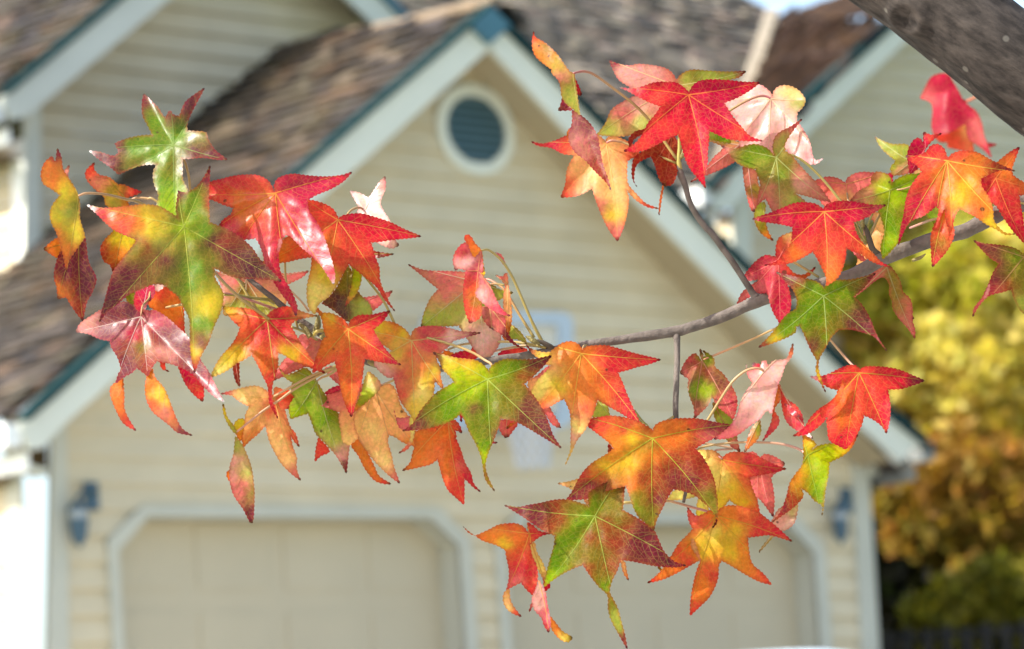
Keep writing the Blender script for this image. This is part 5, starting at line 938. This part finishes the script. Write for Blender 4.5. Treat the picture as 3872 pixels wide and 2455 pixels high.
leaf('blurred crimson leaf hanging far behind under the thick limb', 'I', 125, [
 ((1570, 300), '1380,360,s 1450,250,c 1520,220,c 1600,350,c 1550,500,C 1500,600,C 1700,480,c 1780,600,s 1820,720,s 1880,820,c 1650,500,C', 't1325,375,3 1370,280 1420,200 1500,172 1560,185 1600,250 1640,320 1680,390 1730,440 1790,490 1830,580 1850,680 1880,760 t1912,865 1850,800 1780,750 1720,700 S1700,580 1650,610 1600,640 1500,670 1440,660 1420,600 1430,480 1420,420 1380,390'),
 ((1650, 540), '1550,680,R 1650,700,R 1700,620,k 1500,680,R', '1430,660 1550,640 1650,530 1740,600 1760,750 1760,830 1680,810 1600,790 t1550,775 1550,740 1480,730', 2, True),
 ((1870, 740), '1900,750,c', 't1840,700 1880,740 t1955,755 1890,775', 1, True)],
 [(1600, 350, 4, 125), (1700, 400, 8, 125), (1820, 350, 7, 122), (1950, 330, 6, 110), (2150, 330, 5, 60)], vcol=(200, 40, 60), noveins=True, stemcol=(190, 50, 70))
leaf('rose orange leaf behind the green leaf, right of the upright twig', 'I', 5.2, [
 ((717, 1083), '550,1080,s 650,1060,s 600,1150,R 700,1180,k 850,1030,s 950,1020,s 1100,985,c 800,1100,s 560,1220,s', 't430,1065,1 550,1025 640,1035 700,1070 S715,1078 720,1040 780,1000 850,985 950,990 1050,1000 T1162,962,1 1100,1010 1080,1090 900,1100 800,1180 t700,1240 560,1270 500,1220 480,1150')],
 [(717, 1083, 3), (740, 1250, 4), (850, 1450, 5, 2.2)], vcol=(232, 170, 90))
leaf('maroon and olive leaf at the right edge below the branch', 'K', .5, [
 ((2180, 375), '1800,260,m 1950,300,m 2080,330,w 2120,370,g 2000,400,m 2060,450,w 1950,550,m 1900,640,C 1850,700,s 2100,550,w 2050,620,b 2180,600,w 2150,750,v 2180,480,w',
  'T1763,237,1 1850,265 1950,275 2080,295 2150,330 S2172,362 t2260,250 2300,400 t2330,820,-1 2181,840 2110,740 2090,690 S2080,640 2000,665 1930,680 1870,710 1800,790 T1758,872,-1 1770,800 1830,720 1860,660 1890,600 1930,500 S1978,430 1900,380 1830,310'),
 ((1900, 640), '1880,640,p 1860,680,p', 't1895,595 1898,640 1880,690 t1850,720 1870,650', -.5, True)], [(2190, 380, 3), (2260, 200, 4), (2300, 0, 5, 3)], vcol=(205, 150, 90))
leaf('scarlet star leaf hanging alone at the right, before the white rake board', 'L', .2, [
 ((1850, 350), '1480,385,m 1600,380,r 1700,340,r 1800,320,R 1650,430,r 1900,330,R 2050,360,r 2200,390,r 2350,410,m 2000,430,R 1950,550,R 2080,600,r 2070,780,r 1850,500,R 1800,600,R 1750,550,o 1700,750,o 1750,850,r 1700,900,r 1620,780,R 1650,520,o 1550,700,r 1400,840,r',
  'T1443,380,1 1550,375 1620,350 1680,320 1760,290 1820,290 S1860,322 1900,300 1980,298 2080,305 2180,325 2290,370 T2391,414,1 2330,440 2280,455 2200,480 S2085,485 2100,560 2108,650 2100,750 T2075,852,-1 2040,790 1960,730 S1890,700 1870,780 1830,860 1790,920 t1740,980,-2 1680,950 1605,900 1590,800 1580,720 S1590,715 1550,760 1480,820 1400,860 T1303,871,0 1400,800 1450,720 1520,650 1600,600 1660,540 S1675,490 1600,470 1520,420'),
 ((1720, 420), '1600,600,R 1560,680,R 1680,520,o 1550,700,R', 't1720,400 1715,520 1660,620 t1545,722 1530,650 1600,600 1670,530', -.8, True)],
 [(1850, 345, 3, .6), (1810, 300, 4, .6), (1760, 250, 5), (1700, 180, 5), (1600, 60, 5), (1450, -120, 5, 1), (1330, -350, 5, 2)], tilt=(0, .28), vcol=(190, 175, 50), stemcol=(215, 150, 140))
leaf('small yellow green leaf with a long maroon lobe, lower right', 'L', -1, [
 ((1428, 1028), '1400,880,o 1450,940,y 1600,1000,G 1550,960,G 1780,900,R 1700,980,y 1500,1100,G 1450,1150,g 1550,1200,G 1500,1300,g 1550,1420,g 1400,1150,y 1350,1200,o 1280,1350,b 1220,1450,m 1320,1400,b 1380,1050,w',
  'T1385,826,1 1430,880 1495,935 S1462,982 1520,950 1600,935 1700,935 1760,920 T1842,856,1 1790,960 1720,1030 1620,1080 S1605,1090 1595,1200 1570,1330 1560,1430 T1543,1530,-1 1550,1450 1480,1400 1430,1340 S1370,1300 1390,1360 1350,1420 1280,1480 T1132,1583,-2 1200,1500 1250,1380 1280,1260 1330,1180 1390,1080')],
 [(1425, 1025, 4.5, -.8), (1390, 1000, 5), (1320, 965, 5), (1180, 932, 5), (1000, 922, 4.5), (900, 922, 4.5), (700, 937, 4.5), (530, 975, 4.5), (350, 1100, 4.5, .5)], tilt=(-.1, .3), vcol=(150, 180, 50), stemcol=(225, 160, 150))
leaf('maroon leaf with a green centre hanging right of the straight twig', 'L', 2.2, [
 ((558, 252), '400,320,s 480,240,C 460,420,m 530,420,g 520,500,g 550,600,m 500,680,s 590,500,G 620,220,g 640,270,w 700,450,m 780,600,C 720,600,s 650,400,m 600,330,C',
  'T374,352,1 410,270 460,210 500,190 535,230 S557,258 540,200 t538,148 560,190 S565,215 590,215 T560,163 620,200 655,240 660,300 720,350 780,430 830,520 845,600 830,680 t812,732,-2 750,680 680,620 650,560 S640,540 600,620 540,680 T491,729,-1 490,640 460,560 440,480 445,400 S430,390 375,352'),
 ((650, 600), '700,720,v 760,850,g 800,950,s 680,650,w', 't645,590 720,650 800,720 822,800 T870,1003 790,950 750,880 680,760 650,680', .6)],
 [(570, 240, 3, 2), (650, 208, 4.5), (800, 145, 4.5), (950, 80, 4.5), (1080, 20, 4.5), (1250, -70, 4.5), (1500, -300, 5, 2)], vcol=(220, 140, 110), stemcol=(220, 150, 110))
leaf('pink satin leaf folded on its arching petiole, right centre', 'L', .4, [
 ((1065, 340), '950,340,s 1000,400,p 1150,350,P 1060,270,s 1220,260,P 1290,180,o 1050,600,P 950,550,P 900,700,p 780,850,s 1080,640,P 700,890,s 1130,450,p',
  'T920,273,1 930,330 1030,310 1050,260 1080,250 1095,290 S1100,300 1150,250 1250,235 1280,170 T1306,103,1 1300,200 1240,290 1210,380 1180,450 1160,530 1140,640 S1125,690 1090,660 1040,720 1000,750 930,800 850,860 760,890 T650,897,-2 740,830 800,770 850,680 870,600 920,500 970,440 S950,400 930,360'),
 ((1030, 740), '950,850,o 1010,850,g 930,960,o', 't1032,735 1040,830 1010,900 960,950 T903,1007 930,900 970,800', .5),
 ((1180, 460), '1150,600,o 1160,750,R 1090,870,r', 't1185,445 1205,560 1150,650 1190,730 1170,800 T1053,914 1110,800 1135,720 1140,600', .8),
 ((1190, 450), '1250,650,R 1350,680,r 1400,830,r', 't1190,440 1250,560 1330,620 1380,700 1400,800 T1472,892 1350,830 1260,760 1220,650', 1.4),
 ((1300, 620), '1300,670,r', 't1230,600 1300,640 T1362,715 1290,690', 1.0, True), ((975, 300), '1010,290,r', 'T970,268 1030,280 1020,310 980,310', 1.0, True)],
 [(1062, 335, 4, -.2), (1040, 318, 5, -.4), (985, 312, 5, -.5), (900, 342, 5, -.5), (800, 430, 5, -.4), (700, 580, 5, 0), (590, 755, 5, .4), (450, 950, 5, 1)], tilt=(-.35,.45), gloss=True, vcol=(235, 215, 170), under=True, stemcol=(225, 160, 130))
leaf('large orange star leaf turning maroon, lower centre', 'M', -3.4, [
 ((1020, 345), '380,160,M 480,210,r 620,230,R 700,300,o 800,250,r 900,280,o 850,350,y 950,260,b 980,400,w 1080,280,o 1250,250,o 1350,220,R 1500,260,m 1650,250,m 1500,320,s 1250,350,o 1150,400,o 1350,440,b 1200,500,b 1400,560,b 1450,700,b 1350,700,m 1200,650,m 1500,850,w 1550,950,w 1080,600,b 1000,500,o 950,650,b 1000,800,b 1080,850,m 900,850,w 880,900,g 960,980,w 850,700,o 800,560,y 700,520,o 650,560,y 560,640,o 480,620,r 500,750,m 380,830,m 600,700,b 750,420,o',
  'T343,142,1 420,165 480,180 560,175 660,160 760,168 850,190 920,215 980,250 S1024,280 1040,240 1100,205 1200,185 1300,180 1400,185 1550,215 1650,230 T1762,230,1 1680,280 1600,300 1530,340 1450,380 S1370,430 1420,480 1470,560 1500,620 1530,700 1545,800 1555,880 t1556,1003,-2 1500,930 1440,870 1360,810 1280,780 S1190,762 1150,820 1110,900 1070,980 1045,1040 T1030,1105,-3 960,1040 910,1000 870,930 840,850 820,790 S800,735 700,760 600,790 500,840 t308,852,-1 360,780 400,700 450,620 520,550 600,500 650,470 S700,425 650,370 560,300 480,240 410,190')],
 [(1020, 340, 3, -2.5), (1080, 240, 4, -1), (1200, 160, 5, 0)], tilt=(.05, .30), vcol=(175, 190, 45))
leaf('green and maroon star leaf with a long tail, lowest in the centre', 'N', -6, [
 ((1200, 430), '480,345,M 600,400,m 750,420,m 900,340,b 900,430,b 1000,420,w 1050,350,w 1150,420,g 1080,500,g 1200,300,g 1300,250,w 1400,130,g 1460,50,m 1430,200,m 1170,220,b 1250,200,b 1350,350,w 1400,450,w 1450,500,b 1600,560,m 1700,700,m 1600,700,m 1850,820,M 1500,650,m 1300,500,b 1350,650,b 1150,620,b 1050,600,g 950,650,g 870,750,g 900,850,g 820,950,G 1050,800,w 1200,750,w 1150,850,b 1280,900,w 1330,850,b 1300,1000,g 1330,1150,w 1380,1280,v 1450,1480,m 700,480,m 850,520,b',
  'T449,338,1 560,358 650,340 740,325 850,300 950,293 1040,310 1110,335 S1152,352 1145,270 1155,230 1250,170 1350,130 1420,80 T1474,12,2 1460,120 1440,220 1435,300 S1425,380 1500,420 1600,480 1680,540 1720,620 1760,710 1800,760 1860,810 T1953,835,-1 1850,850 1700,840 1600,820 1500,800 S1410,790 1380,880 1340,960 1318,1050 1345,1110 1385,1190 1412,1290 1442,1400 T1466,1527,-3 1400,1410 1335,1290 1308,1190 1305,1085 1230,1010 1160,920 S1100,830 1020,860 940,900 860,950 t780,1012,-1 800,900 830,780 860,680 S870,590 780,550 700,500 600,430 520,380')],
 [(1200, 435, 3, -5), (1350, 250, 4, -2), (1600, 0, 5, 0)], tilt=(.04, .30), vcol=(170, 185, 70))
leaf('golden orange star leaf with red edges at the lower right', 'O', -.6, [
 ((890, 545), '660,490,c 690,580,s 720,620,R 800,620,R 860,560,o 1000,520,o 1100,560,R 1250,620,r 1400,700,r 1200,690,r 1050,640,y 950,600,o 870,700,Y 900,750,y 800,750,y 700,800,o 620,850,R 680,930,r 550,950,o 450,1030,o 380,1095,R 960,780,y 1000,850,y 1100,800,o 1130,900,o 1200,1010,o 1290,1060,R 900,900,o 830,950,R 870,1050,r 780,1100,o 760,1180,o 700,1320,R 820,850,y 955,780,b',
  'T655,463,2 680,510 730,550 790,530 840,500 870,500 S895,528 920,490 980,465 1060,465 1140,485 1250,530 1330,590 1400,650 T1519,760,-1 1430,730 1330,705 1230,715 S1150,725 1155,800 1170,900 1200,960 1250,1000 1300,1050 t1347,1115,-1 1250,1090 1150,1040 1050,980 1000,950 S935,915 910,960 905,1050 880,1130 830,1220 760,1290 t675,1370,-2 680,1250 700,1120 730,1000 760,920 S755,910 650,970 560,1020 450,1070 T320,1102,-1 400,1040 470,960 520,880 580,780 650,710 S700,655 670,600 655,530'),
 ((700, 740), '710,790,K 740,880,k', 't690,730 720,780 745,860 t763,925 720,860 685,800', -.5, True),
 ((890, 580), '880,620,d', 't895,570 892,610 T858,650 880,610', -.8, True)],
 [(890, 540, 3, -.2), (800, 505, 5), (700, 480, 5.5), (560, 440, 5), (450, 425, 5), (100, 440, 5, 1.5)], tilt=(0, .25), vcol=(215, 175, 50), stemcol=(230, 150, 150))
leaf('yellow and crimson leaf tucked behind the large orange star', 'O', 2.6, [
 ((937, 85), '780,40,Y 880,40,k 850,180,Y 1000,60,R 1150,80,c 1350,140,c 1200,180,c 1000,180,o 950,250,Y 920,380,y 1050,300,y 1100,380,o 1200,480,R 1150,280,R 1080,420,y 1100,200,R',
  't680,40,1 720,5 800,5 870,10 925,50 S942,78 960,50 1010,25 1080,22 1180,35 1280,80 1380,130 T1470,160,1 1380,185 1280,205 S1165,225 1180,300 1220,400 1240,480 t1252,545,-1 1150,500 1080,470 1030,440 S1000,410 970,450 930,500 t860,560,-1 840,400 800,200')],
 [(937, 80, 3, 2.6), (880, 10, 4), (1030, -8, 4.5, 2.6), (800, -50, 4.5, 2.6), (600, -70, 4.5, 2), (400, -50, 4.5, 1.5)], tilt=(.1, .2), vcol=(220, 180, 60), stemcol=(225, 170, 160))
leaf('rose leaf behind the yellow and crimson one, lower right', 'O', 5.4, [
 ((1245, 95), '1200,60,s 1350,80,s 1400,150,s 1200,300,s 1320,400,s 1270,200,s', '1150,40 1200,22 1240,60 S1252,75 1290,40 1370,60 T1457,113,1 1420,170 1370,200 S1340,235 1360,330 1368,430 T1360,557,-1 1300,470 1260,420 S1235,395 t1230,432 1180,330 1150,180')],
 None, vcol=(235, 150, 130), under=True)
leaf('pale pink leaf scrap behind the maroon lobe, lower right', 'O', 4, [
 ((1350, 700), '1450,580,p 1500,500,w 1400,560,p 1300,780,v 1500,600,P', '1345,600 1400,500 1460,465 1555,450 1555,530 1530,610 1470,660 1400,680 1360,720 T1240,852 1280,790 1340,710 1330,660')],
 None, vcol=(235, 200, 170), under=True)
leaf('orange and red leaf with twisted pink and yellow strips, lowest left of the green star', 'N', 1, [
 ((660, 575), '160,560,o 250,580,o 400,560,o 500,520,R 560,600,o 450,660,y 520,750,R 600,700,R 560,850,r 550,950,s 650,850,r 680,1000,R 700,550,r 780,590,c 640,780,R 620,650,o',
  'T107,510,2 130,545 160,575 210,592 270,568 330,540 400,505 480,492 550,492 610,520 640,560 S657,573 645,520 t642,480 690,510 740,555 T837,572,1 760,590 700,630 S660,665 680,760 710,820 725,900 720,980 t690,1085,-1 640,1040 600,990 S590,975 540,1000 500,1020 t468,1047,-1 490,950 490,860 470,770 460,710 S445,700 380,665 300,640 240,610'),
 ((470, 1045), '460,1100,k 480,1180,K 560,1240,R', 't492,1030 450,1062 443,1130 475,1195 530,1235 T594,1260 540,1195 500,1120', -1),
 ((735, 960), '740,1050,P 730,1150,P 790,1200,c 800,1330,C 700,1120,p 790,1100,c', 't737,955 790,1060 800,1130 820,1230 832,1320 T818,1392,-1 780,1330 760,1270 700,1200 680,1110 710,1040', -1.2),
 ((830, 1260), '850,1350,o 900,1400,o 950,1450,Y 980,1440,y', 't830,1255 880,1320 930,1380 980,1410 T1015,1432 980,1467 920,1450 870,1400 835,1340', -.4),
 ((680, 660), '690,720,K 740,850,Y 790,920,k', 't655,680 700,645 715,720 760,800 800,900 t792,970 770,940 720,850 680,760', .6),
 ((690, 1100), '670,1160,s', 't690,1110 690,1160 T655,1222 668,1170', .8, True), ((800, 1000), '810,1010,r', 't770,930 830,1000 800,1040 t785,1050', .9, True)], None, tilt=(-.2, .2), vcol=(232, 170, 60))
leafs('small yellow lobes peeping out behind the large orange star', 'M', 2.2, [
 ((1140, 855), '1250,800,Y 1200,840,Y', 't1138,857 1200,775 1280,765 t1372,825 1280,845'), ((1420, 850), '1420,900,Y 1430,950,y', 't1400,840 1385,900 1383,980 1420,990 t1480,985 1470,890', .2),
 ((400, 690), '300,720,k 350,740,K', 't410,678 320,705 T236,715 330,750 t380,790', .2), ((470, 850), '470,870,k', 't455,850 495,855 t485,905', .3, True), ((670, 400), '665,440,b', 't655,390 690,430 670,470 t655,470', .3, True),
 ((760, 1350), '790,1420,k 800,1480,o', 't755,1345 790,1365 805,1440 T822,1518 780,1450', .2, True), ((1070, 1400), '1080,1420,w', 't1060,1400 1085,1410 t1105,1445 1085,1440', .4, True)], 
 [(1120, 865, 4), (1000, 872, 4.5), (780, 880, 4.5), (300, 900, 4, 3)], vcol=(215, 185, 90), stemcol=(225, 140, 130))
leaf('pale green leaf behind the orange star at the centre', 'F', 4.2, [((1880, 690), '1880,760,v 1940,790,v', '1830,820 1860,740 t1885,690 1955,725 1965,770 t1975,815')],
 [(2180, 780, 3.2, 1), (2230, 860, 3.2, 1), (2275, 880, 3.2, 1), (2330, 950, 3.2, 1.5)], vcol=(190, 200, 120), stemcol=(170, 170, 80))
# loose petioles whose leaves are hidden behind others
def petiole(c, pts, col=(200, 175, 110)):
    Q = crom([(*cx_(c, p[0], p[1]), p[2], p[3]) for p in pts], 6); b = MB(); b.tube([at(q[0], q[1], DB + q[3] / 100) for q in Q], [q[2] * DB / FPX for q in Q], 8); o = b.make('petiole', M_STEM, tree_, True); setcol(o, np.tile(np.array(srgb(col)) * .6, (len(o.data.vertices), 1)))
petiole('C', [(318, 1125, 4, 0), (450, 1130, 4.5, 1), (560, 1150, 5.5, 2), (680, 1165, 7, 3), (740, 1190, 9, 3.2)], (175, 165, 80))
petiole('C', [(318, 1105, 4, 0), (450, 1140, 4.5, 1), (600, 1190, 5, 2), (770, 1250, 5.5, 3)], (215, 150, 130))
petiole('C', [(880, 1100, 4, 1), (960, 1180, 4, 2), (1020, 1260, 4.5, 2.5)], (220, 175, 130))
petiole('K', [(785, 50, 4.5, 2), (820, 150, 5, 2), (870, 245, 6, 2)], (170, 160, 90))
petiole('K', [(835, 45, 4.5, 2), (860, 110, 5, 2), (868, 200, 6, 2)], (190, 150, 110))
petiole('K', [(935, 10, 4, 2), (895, 110, 5, 2), (880, 200, 6.5, 2)], (165, 160, 80))
petiole('K', [(995, 20, 4, 2), (950, 110, 5, 2), (905, 210, 6.5, 2)], (175, 150, 90))
petiole('K', [(770, 80, 4, 2), (830, 200, 5, 2), (885, 270, 6, 2)], (150, 130, 60))
petiole('D', [(1150, 330, 8, 1.5), (1090, 335, 7, 1.5), (1065, 365, 8, 2)], (185, 165, 80))
petiole('M', [(870, 110, 3.5, .5), (920, 180, 3.5, .5), (965, 230, 3.5, .5)], (165, 165, 80))
